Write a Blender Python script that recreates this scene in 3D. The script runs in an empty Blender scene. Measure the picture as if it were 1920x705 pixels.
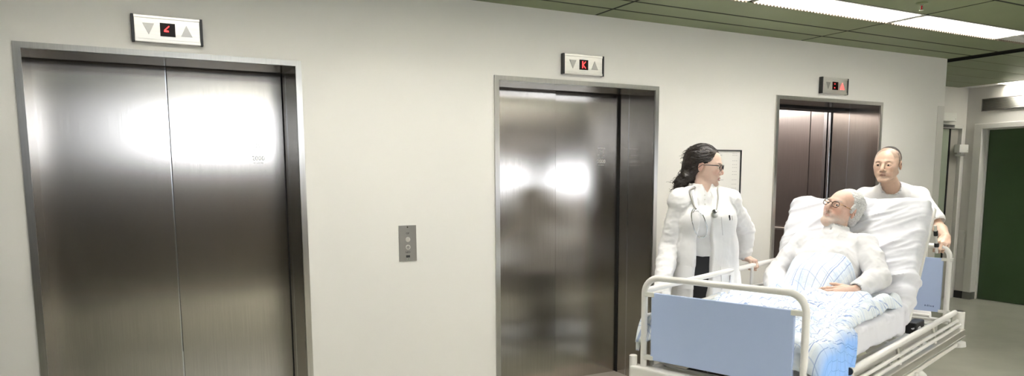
import bpy, bmesh, math, random
import numpy as np
from mathutils import Vector, Matrix
random.seed(7)
SC = bpy.context.scene
COL = SC.collection
PI = math.pi

# ------------------------------------------------------------------ camera
CAM_Z = 1.51
F_PX, PX, PY = 1345.5539, 960.0, 502.6551
YAW, PIT, ROL = .4898, -.1238, -.0048
fw = np.array([math.sin(YAW)*math.cos(PIT), math.cos(YAW)*math.cos(PIT), math.sin(PIT)])
_r0 = np.array([math.cos(YAW), -math.sin(YAW), 0.])
_u0 = np.cross(_r0, fw)
cr = math.cos(ROL)*_r0 + math.sin(ROL)*_u0
cu = np.cross(cr, fw)
EYE = np.array([0, 0, CAM_Z])
cam = bpy.data.cameras.new('camera')
camo = bpy.data.objects.new('camera', cam); COL.objects.link(camo)
M = Matrix([[cr[0], cu[0], -fw[0], 0], [cr[1], cu[1], -fw[1], 0], [cr[2], cu[2], -fw[2], CAM_Z], [0, 0, 0, 1]])
camo.matrix_world = M
cam.sensor_width = 36; cam.sensor_fit = 'HORIZONTAL'
cam.lens = F_PX/1920*36
cam.shift_x = 0; cam.shift_y = (PY-352.5)/1920
cam.clip_start = .05
SC.camera = camo
def at(x, y, k):
    "world point seen at (x, y) of the 1920x705 frame, k metres deep"
    return EYE + (fw + (x-PX)/F_PX*cr - (y-PY)/F_PX*cu)*k

SC.view_settings.view_transform = 'Standard'
SC.view_settings.look = 'None'
SC.view_settings.gamma = 1
SC.view_settings.use_curve_mapping = False

# ------------------------------------------------------------------ materials
def mat(name, col=(.8, .8, .8), rough=.5, metal=0., emit=None, estr=0., **kw):
    m = bpy.data.materials.new(name); m.use_nodes = True
    b = m.node_tree.nodes['Principled BSDF']
    b.inputs['Base Color'].default_value = (*col, 1)
    b.inputs['Roughness'].default_value = rough
    b.inputs['Metallic'].default_value = metal
    if emit is not None:
        b.inputs['Emission Color'].default_value = (*emit, 1)
        b.inputs['Emission Strength'].default_value = estr
    for k, v in kw.items():
        b.inputs[k.replace('_', ' ')].default_value = v
    return m
def nodes(m): return m.node_tree.nodes, m.node_tree.links, m.node_tree.nodes['Principled BSDF']
def noise_mat(name, c1, c2, scale=5, rough=.5, metal=0, stretch=(1, 1, 1), bump=0., bscale=None, detail=4, coords='Object', contrast=(.35, .65), **kw):
    m = mat(name, c1, rough, metal, **kw)
    N, L, b = nodes(m)
    tc = N.new('ShaderNodeTexCoord'); mp = N.new('ShaderNodeMapping'); mp.inputs['Scale'].default_value = stretch
    L.new(tc.outputs[coords], mp.inputs['Vector'])
    n = N.new('ShaderNodeTexNoise'); n.inputs['Scale'].default_value = scale; n.inputs['Detail'].default_value = detail
    L.new(mp.outputs[0], n.inputs['Vector'])
    r = N.new('ShaderNodeValToRGB'); r.color_ramp.elements[0].position = contrast[0]; r.color_ramp.elements[1].position = contrast[1]
    r.color_ramp.elements[0].color = (*c1, 1); r.color_ramp.elements[1].color = (*c2, 1)
    L.new(n.outputs['Fac'], r.inputs[0]); L.new(r.outputs[0], b.inputs['Base Color'])
    if bump:
        n2 = N.new('ShaderNodeTexNoise'); n2.inputs['Scale'].default_value = bscale or scale*4; n2.inputs['Detail'].default_value = 3
        L.new(mp.outputs[0], n2.inputs['Vector'])
        bp = N.new('ShaderNodeBump'); bp.inputs['Strength'].default_value = bump; bp.inputs['Distance'].default_value = .002
        L.new(n2.outputs['Fac'], bp.inputs['Height']); L.new(bp.outputs[0], b.inputs['Normal'])
    return m
def steel(name, col, rough, aniso=.75, tang=(1, 1, 0), grain=(90, 90, 1.2), smudge=.10):
    m = mat(name, col, rough, 1.)
    N, L, b = nodes(m)
    b.inputs['Anisotropic'].default_value = aniso
    tv = N.new('ShaderNodeCombineXYZ')
    for i in range(3): tv.inputs[i].default_value = tang[i]
    L.new(tv.outputs[0], b.inputs['Tangent'])
    tc = N.new('ShaderNodeTexCoord')
    mp = N.new('ShaderNodeMapping'); mp.inputs['Scale'].default_value = grain
    L.new(tc.outputs['Object'], mp.inputs['Vector'])
    n = N.new('ShaderNodeTexNoise'); n.inputs['Scale'].default_value = 3; n.inputs['Detail'].default_value = 6
    L.new(mp.outputs[0], n.inputs['Vector'])
    mr = N.new('ShaderNodeMapRange'); mr.inputs['To Min'].default_value = .92; mr.inputs['To Max'].default_value = 1.05
    mr.inputs['From Min'].default_value = .3; mr.inputs['From Max'].default_value = .7
    L.new(n.outputs['Fac'], mr.inputs['Value'])
    mx = N.new('ShaderNodeMix'); mx.data_type = 'RGBA'; mx.blend_type = 'MULTIPLY'; mx.inputs[0].default_value = 1
    mx.inputs[6].default_value = (*col, 1); L.new(mr.outputs[0], mx.inputs[7]); L.new(mx.outputs[2], b.inputs['Base Color'])
    return m
MT = {}
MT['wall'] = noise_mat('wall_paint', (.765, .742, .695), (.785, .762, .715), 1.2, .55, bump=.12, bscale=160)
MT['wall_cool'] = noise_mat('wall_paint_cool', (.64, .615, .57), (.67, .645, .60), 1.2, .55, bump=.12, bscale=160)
MT['wall_dark'] = noise_mat('wood_wall', (.030, .023, .016), (.045, .036, .025), 3, .45, stretch=(1, 1, .15))
MT['ceil'] = noise_mat('green_ceiling_paint', (.20, .235, .125), (.22, .255, .14), 2, .5)
MT['gap'] = mat('ceiling_gap', (.008, .009, .006), .9)
MT['floor'] = noise_mat('linoleum', (.29, .29, .235), (.37, .365, .30), 2.2, .28, detail=8, stretch=(1, 1, 1))
MT['steel'] = steel('brushed_steel_door', (.53, .50, .465), .21, .8)
MT['steel_frame'] = steel('brushed_steel_frame', (.56, .545, .515), .28, .5)
MT['steel_car'] = steel('car_steel', (.52, .47, .45), .32, .7)
MT['chrome'] = mat('polished_steel', (.75, .76, .78), .16, 1)
MT['alu'] = steel('satin_aluminium', (.72, .70, .66), .34, .3, grain=(2, 2, 60))
MT['louvre'] = mat('white_louvre', (.85, .85, .82), .4)
MT['sill'] = mat('worn_sill_plate', (.50, .45, .39), .5, .2)
MT['guard'] = mat('corner_guard_plastic', (.60, .58, .53), .35)
MT['bronze'] = mat('bronze_louvre', (.30, .25, .20), .4, .6)
MT['alu_dark'] = mat('dark_aluminium', (.36, .35, .33), .35, .9)
MT['black'] = mat('black_plastic', (.012, .012, .013), .4)
MT['dark'] = mat('dark_gap', (.01, .01, .01), .8)
MT['white_paint'] = mat('white_enamel', (.72, .70, .65), .35)
MT['white_tube'] = mat('white_powder_coat', (.76, .74, .70), .28)
MT['white_plastic'] = mat('white_plastic', (.70, .69, .64), .4)
MT['blue_panel'] = noise_mat('blue_laminate', (.455, .555, .80), (.47, .57, .815), 2, .42)
MT['green_door'] = noise_mat('green_door_paint', (.038, .072, .027), (.046, .086, .034), 1.5, .35)
MT['green_glass'] = mat('green_tinted_panel', (.34, .38, .29), .15)
MT['beige_panel'] = mat('beige_panel', (.40, .38, .33), .45)
MT['lamp'] = mat('lamp_diffuser', (.9, .9, .88), .5, emit=(1, .975, .94), estr=14)
MT['lamp_added'] = mat('added_lamp_diffuser', (.9, .9, .88), .5, emit=(1, .965, .92), estr=60)  # stronger glow for the added row only
MT['lamp_mid'] = mat('lamp_diffuser_mid', (.9, .9, .88), .5, emit=(1, .975, .93), estr=18)
MT['red_led'] = mat('red_led', (.3, .01, .01), .5, emit=(1, .03, .03), estr=3.2)
MT['red_lit'] = mat('red_lit_arrow', (.6, .05, .05), .5, emit=(1, .07, .06), estr=1.6)
MT['red_glass'] = mat('red_sprinkler_bulb', (.6, .02, .03), .2)
MT['display'] = mat('display_black', (.012, .006, .006), .15)
MT['etch'] = mat('etched_lettering', (.80, .79, .76), .7, .0)
MT['ink'] = mat('black_ink', (.02, .02, .02), .6)
MT['paper'] = mat('paper_sheet', (.74, .72, .68), .6)
MT['rubber'] = mat('dark_rubber', (.02, .018, .018), .7)

# ------------------------------------------------------------------ object helpers
def props(o, label=None, cat=None, group=None, kind=None):
    if label: o['label'] = label
    if cat: o['category'] = cat
    if group: o['group'] = group
    if kind: o['kind'] = kind
    return o
def thing(name, loc, label, cat, group=None, rz=0):
    o = bpy.data.objects.new(name, None); COL.objects.link(o)
    o.location = loc; o.rotation_euler = (0, 0, rz); o.empty_display_size = .1
    return props(o, label, cat, group)
def mesh_obj(name, verts, faces, m, parent=None, smooth=False, world=True, mats=None, fmat=None):
    "mesh with world coordinates; if it has a parent its vertices are stored relative to it"
    verts = np.asarray(verts, float)
    me = bpy.data.meshes.new(name)
    if parent is not None and world:
        verts = verts - base_of(parent)
    me.from_pydata([tuple(v) for v in verts], [], [tuple(f) for f in faces])
    for mm in (mats or [m]): me.materials.append(mm)
    if fmat is not None: me.polygons.foreach_set('material_index', np.asarray(fmat, dtype=np.int32))
    if smooth: me.polygons.foreach_set('use_smooth', [True]*len(me.polygons))
    me.update()
    o = bpy.data.objects.new(name, me); COL.objects.link(o)
    if parent is not None: o.parent = parent
    return o
def base_of(p):
    b = np.zeros(3)
    while p is not None:
        b = b + np.array(p.location); p = p.parent
    return b
class MB:
    "collects shapes in world coordinates and links them as ONE mesh object (or each shape as its own)"
    def __init__(s): s.v = []; s.f = []; s.m = []; s.cur = 0; s.pieces = []
    def add(s, v, f):
        k = len(s.v); s.v += [tuple(map(float, p)) for p in v]; s.pieces.append((list(s.v[k:]), [tuple(q) for q in f]))
        s.f += [tuple(i+k for i in q) for q in f]; s.m += [s.cur]*len(f); return s
    def box(s, x0, x1, y0, y1, z0, z1, bev=0., M=None):
        bm = bmesh.new(); bmesh.ops.create_cube(bm, size=1)
        for v in bm.verts:
            v.co = Vector(((x0+x1)/2+v.co.x*(x1-x0), (y0+y1)/2+v.co.y*(y1-y0), (z0+z1)/2+v.co.z*(z1-z0)))
        if bev > 0:
            bmesh.ops.bevel(bm, geom=bm.edges[:], offset=bev, segments=2, profile=.6, affect='EDGES')
        s.bm(bm, M); return s
    def bm(s, bm, M=None):
        if M is not None: bm.transform(M)
        bm.verts.index_update()
        s.add([v.co[:] for v in bm.verts], [[v.index for v in f.verts] for f in bm.faces]); bm.free(); return s
    def tube(s, pts, r, n=12, cap=True, closed=False):
        P = [np.array(p, float) for p in pts]; rr = r if hasattr(r, '__len__') else [r]*len(P)
        T = []
        for i in range(len(P)):
            a = P[i-1] if (i > 0 or closed) else P[i]; b = P[(i+1) % len(P)] if (i < len(P)-1 or closed) else P[i]
            t = b-a; T.append(t/(np.linalg.norm(t)+1e-12))
        up = np.array([0, 0, 1.]) if abs(T[0][2]) < .9 else np.array([1., 0, 0])
        u = np.cross(T[0], up); u /= np.linalg.norm(u); rings = []
        for i in range(len(P)):
            u = u-T[i]*(u@T[i]); u /= np.linalg.norm(u); w = np.cross(T[i], u)
            rings.append([P[i]+rr[i]*(math.cos(2*PI*k/n)*u+math.sin(2*PI*k/n)*w) for k in range(n)])
        v = [p for q in rings for p in q]; f = []
        for i in range(len(P)-1+(1 if closed else 0)):
            a = i*n; b = ((i+1) % len(P))*n
            for k in range(n):
                f.append((a+k, a+(k+1) % n, b+(k+1) % n, b+k))
        if cap and not closed:
            f.append(tuple(range(n))[::-1]); f.append(tuple((len(P)-1)*n+k for k in range(n)))
        return s.add(v, f)
    def prism(s, poly, o, ex, ey, ez, d):
        "2-D outline poly in plane (ex, ey) at o, extruded d along ez"
        o, ex, ey, ez = [np.array(q, float) for q in (o, ex, ey, ez)]; n = len(poly)
        v = [o+ex*a+ey*b for a, b in poly]+[o+ex*a+ey*b+ez*d for a, b in poly]
        f = [tuple(range(n))[::-1], tuple(range(n, 2*n))]+[(i, (i+1) % n, n+(i+1) % n, n+i) for i in range(n)]
        return s.add(v, f)
    def cyl(s, a, b, r, n=16, r2=None):
        return s.tube([a, b], [r, r if r2 is None else r2], n)
    def build_each(s, name, m, parent=None, smooth=False):
        out = []
        for v, f in s.pieces: q = MB(); q.add(v, f); out.append(q.build(name, m, parent, smooth))
        return out
    def build(s, name, m, parent=None, smooth=False, mats=None):
        o = mesh_obj(name, s.v, s.f, m, parent, False, mats=mats, fmat=s.m if mats else None)
        bm = bmesh.new(); bm.from_mesh(o.data)
        bmesh.ops.recalc_face_normals(bm, faces=bm.faces[:]); bm.to_mesh(o.data); bm.free()
        if smooth:
            o.data.polygons.foreach_set('use_smooth', [True]*len(o.data.polygons))
            try: o.data.set_sharp_from_angle(angle=math.radians(38))
            except Exception: pass
        return o
def arc(c, u, w, r, a0, a1, n):
    c, u, w = map(np.array, (c, u, w))
    return [c+r*(math.cos(a0+(a1-a0)*i/n)*u+math.sin(a0+(a1-a0)*i/n)*w) for i in range(n+1)]
def text_mesh(name, body, size, loc, m, parent, ex=(1, 0, 0), ey=(0, 0, 1), align='CENTER', thick=.0004, font=None):
    cu_ = bpy.data.curves.new(name, 'FONT'); cu_.body = body; cu_.size = size; cu_.align_x = align; cu_.align_y = 'CENTER'
    cu_.extrude = thick; cu_.resolution_u = 3
    t = bpy.data.objects.new(name, cu_); COL.objects.link(t)
    dg = bpy.context.evaluated_depsgraph_get(); me = bpy.data.meshes.new_from_object(t.evaluated_get(dg))
    bpy.data.objects.remove(t); bpy.data.curves.remove(cu_)
    ex = Vector(ex); ey = Vector(ey); ez = ex.cross(ey)
    Mx = Matrix([[ex[i], ey[i], ez[i], loc[i]] for i in range(3)]+[[0, 0, 0, 1]])
    me.transform(Mx)
    v = np.array([p.co[:] for p in me.vertices]); f = [p.vertices[:] for p in me.polygons]
    bpy.data.meshes.remove(me)
    return v, f
def text_part(name, lines, m, parent):
    mb = MB()
    for body, size, loc, ex, ey in lines:
        v, f = text_mesh('t', body, size, loc, m, None, ex, ey); mb.add(v, f)
    return mesh_obj(name, mb.v, mb.f, m, parent)
# ------------------------------------------------------------------ room shell
W = 4.06        # front face of the elevator wall
HC = 2.575      # ceiling
XE = 6.671      # end of the elevator wall
XB = 9.13       # far wall of the corridor
YA = 5.27       # alcove wall
YO = -1.35      # opposite wall (behind the camera)
XL = -3.2
ELEV = [(-.421, .874), (2.044, 3.334), (4.497, 5.784)]
ZT = 2.146
FRW = .031      # frame face width
def S(o): o['kind'] = 'structure'; return o
# elevator wall with three openings, 0.29 thick
m = MB()
xs = [XL]+[v for a, b in ELEV for v in (a+.012, b-.012)]+[XE]
for i in range(0, len(xs), 2): m.box(xs[i], xs[i+1], W, W+.29, 0, HC+.02)
for a, b in ELEV: m.box(a+.012, b-.012, W, W+.29, ZT-.012, HC+.02)
S(m.build('wall_front', MT['wall']))
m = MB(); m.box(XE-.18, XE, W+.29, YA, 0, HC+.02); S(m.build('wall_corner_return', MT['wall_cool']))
S(MB().box(XL, 10.2, YO-.2, 7.0, -.1, 0).build('floor', MT['floor']))
# dark shaft backing behind the elevators
m = MB(); m.box(XL, XE-.19, 6.9, 7.0, 0, HC); S(m.build('wall_shaft', MT['dark']))
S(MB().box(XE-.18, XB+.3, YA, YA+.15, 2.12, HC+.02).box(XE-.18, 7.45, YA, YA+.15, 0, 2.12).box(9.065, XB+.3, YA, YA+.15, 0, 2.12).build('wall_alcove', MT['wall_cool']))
# far wall with the green door opening
DY0, DY1, DZ = 3.35, 5.075, 2.085
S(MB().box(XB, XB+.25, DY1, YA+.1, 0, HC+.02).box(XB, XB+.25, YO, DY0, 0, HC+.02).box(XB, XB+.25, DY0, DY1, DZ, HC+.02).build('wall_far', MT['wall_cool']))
S(MB().box(XL-.15, XL, YO-.2, W+.3, 0, HC+.02).build('wall_left', MT['wall']))
# opposite wall, dark wood, with daylight windows
WIN = [(.30, 1.95, 1.76, 2.5), (5.0, 7.3, 1.25, 1.75)]
def wall_with_holes(mb, y0, y1, x0, x1, z0, z1, holes):
    xs = sorted({x0, x1, *[h[0] for h in holes], *[h[1] for h in holes]})
    for a, b in zip(xs, xs[1:]):
        hh = [h for h in holes if h[0] <= a and h[1] >= b]
        if not hh: mb.box(a, b, y0, y1, z0, z1)
        else:
            h = hh[0]; mb.box(a, b, y0, y1, z0, h[2]); mb.box(a, b, y0, y1, h[3], z1)
    return mb
S(wall_with_holes(MB(), YO-.2, YO, XL-.15, XB+.25, 0, HC+.02, WIN).build('wall_opposite', MT['wall_dark']))
for i, (a, b, c, d) in enumerate(WIN):
    m = MB()
    for q in ((a, b, c, c+.04), (a, b, d-.04, d), (a, a+.04, c, d), (b-.04, b, c, d)): m.box(q[0], q[1], YO-.12, YO+.02, q[2], q[3], .004)
    S(m.build('window_%d' % (i+1), MT['white_paint']))

# ceiling: green metal planks with open joints, a service slot, light strips
LY0, LY1 = 3.055, 3.325       # light strip
DXP = 1.95; X0P = 2.795
m = MB()
def plank(xa, xb, ya, yb, g=.011):
    if xb-xa > .02 and yb-ya > .02: m.box(xa+g, xb-g, ya+g, yb-g, HC, HC+.035, .003)
ys = [3.325, 3.643, 3.863, W+.004+.006]
xg = [X0P+DXP*k for k in range(-4, 3)]        # ... 6.695
for xa, xb in zip(xg, xg[1:]):
    for ya, yb in zip(ys, ys[1:]): plank(max(xa, XL), min(xb, 6.695), ya, yb)
    yy = LY0
    for wdt in (.44, .3, .3, .44, .3, .3, .44, .3, .3, .525): plank(max(xa, XL), min(xb, 6.695), yy-wdt, yy); yy -= wdt
    plank(max(xa, XL), min(xb, 6.695), YO, -.95)
# beyond the slot planks run on to the far wall
y = 5.30
for yb, ya in ((5.30, 4.96), (4.96, 4.64), (4.64, 4.30), (4.30, 4.012), (4.012, 3.70), (3.70, 3.40), (3.40, 3.05), (3.05, 2.7), (2.7, 2.3), (2.3, 1.8), (1.8, 1.2), (1.2, .6), (.6, -.1), (-.1, -.7), (-.7, YO)):
    plank(6.86, 8.93, ya, yb, .004)
m.box(8.93, XB+.05, YO, 0.5, HC, HC+.035)
o = m.build('ceiling', MT['ceil']); S(o)
m = MB()      # black joint bars just above the plank faces
for x in xg: m.box(x-.0125, x+.0125, YO, W, HC+.002, HC+.03)
for yy in (3.643, 3.863): m.box(XL, 6.695, yy-.0125, yy+.0125, HC+.002, HC+.03)
yy = LY0
for wdt in (.008, .432, .3, .3, .44, .3, .3, .44, .3, .3): yy -= wdt; m.box(XL, 6.695, yy-.0125, yy+.0125, HC+.002, HC+.03)
for yy in (4.96, 4.64, 4.30, 4.012, 3.70, 3.40, 3.05, 2.7, 2.3, 1.8): m.box(6.86, 8.93, yy-.005, yy+.005, HC+.002, HC+.03)
S(m.build('ceiling_joints', MT['gap']))
S(MB().box(XL, XB+.3, YO-.2, 7.0, HC+.10, HC+.16).build('ceiling_void', MT['gap']))
m = MB(); m.box(6.70, 6.712, YO, W+.1, HC-.004, HC+.06).box(6.845, 6.857, YO, YA, HC-.004, HC+.06)
for yq in (3.62, 3.2, 2.6): m.box(6.712, 6.845, yq, yq+.02, HC+.02, HC+.05)
S(m.build('trim_1', MT['gap']))

# ------------------------------------------------------------------ ceiling lights (louvred strips)
def strip_light(x0, x1, y0, y1, label, nlou, lit=True, ax=0, lm='lamp'):
    t = thing('ceiling_light', ((x0+x1)/2, (y0+y1)/2, HC), label, 'ceiling light', 'louvred strip lights in the green ceiling' if ax == 0 else 'strip lights along the far wall')
    fr = MB()
    z0, z1 = HC+.004, HC+.085
    fr.box(x0, x1, y0, y0+.008, z0-.006, z1).box(x0, x1, y1-.008, y1, z0-.006, z1).box(x0, x0+.008, y0, y1, z0-.006, z1).box(x1-.008, x1, y0, y1, z0-.006, z1)
    fr.build('housing', MT['white_paint'], t)
    MB().box(x0+.01, x1-.01, y0+.01, y1-.01, HC+.055, HC+.065).build('diffuser', MT[lm] if lit else MT['white_plastic'], t)
    lo = MB()
    if ax == 0:
        for i in range(1, nlou):
            x = x0+(x1-x0)*i/nlou
            lo.box(x-.0012, x+.0012, y0+.008, y1-.008, HC, HC+.022)
        for k in (1, 2, 3):
            y = y0+(y1-y0)*k/4; lo.box(x0+.008, x1-.008, y-.001, y+.001, HC, HC+.022)
    else:
        for i in range(1, nlou):
            y = y0+(y1-y0)*i/nlou
            lo.box(x0+.008, x1-.008, y-.0012, y+.0012, HC, HC+.022)
        x = (x0+x1)/2; lo.box(x-.001, x+.001, y0+.008, y1-.008, HC, HC+.022)
    lo.build('louvre', MT['louvre'], t); lo = MB()
    if ax == 0 and y0 > 0:      # scalloped blade ends hang just below the ceiling
        for i in range(nlou):
            x = x0+(x1-x0)*(i+.5)/nlou; w_ = (x1-x0)/nlou
            lo.prism([(-w_*.36, .002), (-w_*.30, -.006), (-w_*.12, -.0105), (w_*.12, -.0105), (w_*.30, -.006), (w_*.36, .002)], (x, y1-.012, HC), (1, 0, 0), (0, 0, 1), (0, 1, 0), .010)
        lo.build('louvre_edge', MT['bronze'], t)
    return t
segs = [(-.58, .70), (.74, 2.05), (2.09, 3.40), (3.44, 4.755), (4.765, 6.045)]
for i, (a, b) in enumerate(segs):
    lab = {4: 'lit louvred strip light nearest the ceiling slot, right of the sprinkler', 3: 'lit louvred strip light over the doctor, left of the seam by the sprinkler'}.get(i, 'lit louvred ceiling strip light further left along the elevator wall')
    strip_light(a, b, LY0, LY1, lab, 44)
for a, b in [(.74, 2.05), (2.09, 3.40), (3.44, 4.755), (4.765, 6.045)]:  # unseen second row, added to light people and doors from the front
    strip_light(a, b, -.95, -.60, 'added louvred strip light in an unseen second row, brightening the lobby', 44, lm='lamp_added')
strip_light(6.055, 6.68, LY0, LY1, 'unlit end piece of louvred strip light beside the ceiling slot', 22, lit=False)
strip_light(8.935, XB-.005, 4.86, 5.24, 'unlit corner piece of the strip light above the vent grille', 16, False, 1)
strip_light(8.935, XB-.005, 3.55, 4.85, 'lit strip light along the far wall above the green door', 40, True, 1, 'lamp_mid')
strip_light(8.935, XB-.005, 2.2, 3.54, 'lit strip light along the far wall outside the frame', 40, True, 1, 'lamp_mid')

# sprinkler
t = thing('sprinkler', (4.40, 2.86, HC), 'small fire sprinkler with red glass bulb beyond the strip light', 'sprinkler')
MB().tube([(4.4, 2.86, HC), (4.4, 2.86, HC-.006), (4.4, 2.86, HC-.010)], [.034, .034, .02], 20).build('escutcheon', MT['ceil'], t, True)
m = MB(); m.cyl((4.4, 2.86, HC-.01), (4.4, 2.86, HC-.018), .010)
for s in (-1, 1): m.tube([(4.4+s*.008, 2.86, HC-.016), (4.4+s*.013, 2.86, HC-.03), (4.4+s*.004, 2.86, HC-.043)], .002, 6)
m.cyl((4.4, 2.86, HC-.043), (4.4, 2.86, HC-.045), .014)
m.build('frame', MT['chrome'], t, True)
MB().cyl((4.4, 2.86, HC-.018), (4.4, 2.86, HC-.041), .0035, 8).build('bulb', MT['red_glass'], t, True)

# ------------------------------------------------------------------ elevators
def elevator(i, a, b, label):
    t = thing('elevator', ((a+b)/2, W, 0), label, 'elevator')
    ia, ib = a+FRW, b-FRW; zi = ZT-.028
    f = MB()   # mitred frame face standing a little proud of the wall
    for P in ([(a, 0), (ia, 0), (ia, zi), (a, ZT)], [(b, 0), (b, ZT), (ib, zi), (ib, 0)], [(a, ZT), (ia, zi), (ib, zi), (b, ZT)]):
        f.prism(P, (0, W-.012, 0), (1, 0, 0), (0, 0, 1), (0, 1, 0), .012+.002)
    f.build('door_frame', MT['steel_frame'], t)
    r = MB(); th = .014
    r.box(ia-th, ia, W, W+.288, 0, zi+th).box(ib, ib+th, W, W+.288, 0, zi+th).box(ia-th, ib+th, W, W+.288, zi, zi+th)
    r.box(ia-th, ia, W+.29, W+.46, 0, zi+.05).box(ib, ib+th, W+.29, W+.46, 0, zi+.05)
    r.build('reveal', MT['steel'], t)
    MB().box(ia-.4, ib+.4, W+.292, W+.33, zi+.016, zi+.3).build('header', MT['steel'], t)
    MB().box(ia, ib, W+.12, W+.48, -.004, .004).build('sill', MT['sill'], t)
    MB().box(ib-.0015, ib+.002, W+.286, W+.293, 0, zi+.01).build('seam_strip', MT['chrome'], t)
    if i < 2: MB().box(ib-.004, ib+.002, W+(.383 if i == 0 else .395), W+(.386 if i == 0 else .417), .005, zi+.01).build('door_gap', MT['dark'], t)
    return t, ia, ib, zi
t1, ia, ib, zi = elevator(0, *ELEV[0], 'large closed steel elevator at left, a red arrow-like digit showing above it')
t2, ja, jb, _ = elevator(1, *ELEV[1], 'closed steel elevator in the middle, letter K lit above it')
t3, ka, kb, _ = elevator(2, *ELEV[2], 'elevator standing open behind the bed, red up arrow lit above it')
def panel(t, xa, xb, y, name='door_panel'):
    return MB().box(xa, xb, y, y+.03, .006, zi+.045, .0025).build(name, MT['steel'], t)
def rating(p, x, y, light=True):
    X = (1, 0, 0); Z = (0, 0, 1)
    L = [('BÆREEVNE', .0125, (x, y, 1.733), X, Z), ('25', .030, (x, y, 1.707), X, Z), ('PERSONER', .0125, (x, y, 1.683), X, Z), ('ELLER', .0125, (x, y, 1.666), X, Z),
         ('2000', .036, (x, y, 1.635), X, Z), ('KG GODS', .0125, (x, y, 1.608), X, Z)]
    text_part('etched_rating', L, MT['etch'], p)
mid = (ia+ib)/2
p = panel(t1, ia-.03, mid+.0005, W+.385); p2 = panel(t1, mid+.004, ib+.02, W+.392)
rating(p2, .692, W+.3912)
MB().box(mid-.004, mid+.001, W+.3835, W+.386, .006, zi+.04).build('edge_strip', MT['chrome'], p)
mid = 2.727
p = panel(t2, ja-.03, mid, W+.380); p2 = panel(t2, mid-.02, jb+.02, W+.418)
rating(p2, 3.150, W+.417)
# third: open car
m = MB(); m.box(ka+.014-.4, ka+.10, W+.385, W+.415, .006, zi+.045, .003); m.build('door_panel', MT['steel_car'], t3)
car = MB()
Y1 = W+.55
car.box(kb+.004, kb+.03, Y1+.006, Y1+.155, .01, 2.16, .001)
car.build('car_pocket_panel', MT['steel_car'], t3)
MB().box(kb-.012, kb+.02, Y1-.075, Y1, .01, 2.16, .003).box(kb-.012, kb-.006, Y1-.05, Y1-.035, .01, 2.16).build('car_door_jamb', MT['chrome'], t3)
MB().box(kb+.002, kb+.03, Y1+.163, Y1+.163+1.0, .01, 2.3, .001).build('car_side_wall', MT['steel_car'], t3)
MB().box(kb+.002, kb+.03, Y1+1.17, Y1+2.1, .01, 2.3, .001).build('car_side_wall', MT['steel_car'], t3)
MB().box(ka-.05, kb+.03, Y1+2.1, Y1+2.13, .01, 2.3).build('car_back_wall', MT['steel_car'], t3)
MB().box(ka-.08, ka-.05, Y1, Y1+2.1, .01, 2.3).build('car_side_wall', MT['steel_car'], t3)
MB().box(ka-.05, kb, W+.335, W+.50, 2.10, 2.118).box(ka-.05, kb+.02, Y1-.09, Y1-.02, 2.11, 2.30).build('car_header', MT['black'], t3)
MB().box(ka-.05, kb+.02, Y1-.02, Y1+.02, 2.165, 2.30).box(ka-.08, kb+.03, Y1, Y1+2.13, 2.3, 2.33).build('car_ceiling', MT['steel_car'], t3)
MB().box(ka-.05, kb, Y1-.07, Y1+2.1, -.004, .008).build('car_floor', MT['rubber'], t3)
MB().box(ka+.3, kb-.3, Y1+.6, Y1+1.5, 2.285, 2.296, .002).build('car_light', mat('car_lamp', (.9, .9, .9), .5, emit=(1, .96, .9), estr=8), t3)
h = MB(); h.box(kb-.055, kb-.03, Y1+.25, Y1+1.95, .995, 1.02, .008)
for yy in (Y1+.4, Y1+1.1, Y1+1.8): h.cyl((kb-.04, yy, 1.007), (kb+.004, yy, 1.007), .007, 8)
h.build('car_handrail', MT['alu'], t3, True)

# door scratches and a smear on the first elevator's right panel belong to the metal: see MT['steel']

# ------------------------------------------------------------------ floor indicators above the doors
def indicator(xc, label, digit, uplit=False):
    z0, z1 = 2.183, 2.311; x0, x1 = xc-.160, xc+.160; y = W
    t = thing('floor_indicator', (xc, W, z0), label, 'floor indicator', 'floor indicators above the elevators')
    b = MB().box(x0+.012, x1-.012, y-.028, y, z0, z1, .003); b.box(x0+.012, x1-.012, y-.031, y-.026, z0, z0+.016, .002).box(x0+.012, x1-.012, y-.031, y-.026, z1-.014, z1, .002)
    b.build('housing', MT['alu'], t)
    for s in (x0, x1-.0125): MB().box(s, s+.0125, y-.032, y, z0-.001, z1+.001, .002).build('end_cap', MT['black'], t)
    yf = y-.0285; zc = (z0+z1)/2
    dn = [(-.026, .026), (.026, .026), (0, -.028)]; up = [(-.026, -.026), (0, .028), (.026, -.026)]
    for nm, P, cx, lit in (('down_arrow', dn, xc-.085, False), ('up_arrow', up, xc+.085, uplit)):
        MB().prism(P, (cx, yf-.003, zc), (1, 0, 0), (0, 0, 1), (0, 1, 0), .004).build(nm, MT['red_lit'] if lit else MT['alu_dark'], t)
    d = MB().box(xc-.034, xc+.034, yf-.002, yf+.002, zc-.032, zc+.032, .001).build('display', MT['display'], t)
    g = MB()
    for poly in digit:
        pts = [(xc+a, yf-.0035, zc+b) for a, b in poly]
        g.tube(pts, .0024, 6)
    (g.build_each if uplit else g.build)('lit_digit', MT['red_led'], d)
indicator(.228, 'floor indicator with a small red mark lit, above the left elevator', [[(-.001+.008, .018), (-.014, -.002), (-.016, -.008), (.004, -.008)], [(-.012, -.003), (.003, -.006)]])
indicator(2.689, 'floor indicator showing a red letter K above the middle elevator', [[(-.011, -.022), (-.011, .022)], [(.012, .02), (-.008, .0), (.012, -.022)]])
indicator(5.137, 'floor indicator with red up arrow lit above the open elevator', [[(-.012, .015), (-.006, .015)], [(-.012, -.016), (-.006, -.016)], [(-.011, -.012), (-.010, -.020)]], True)

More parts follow.
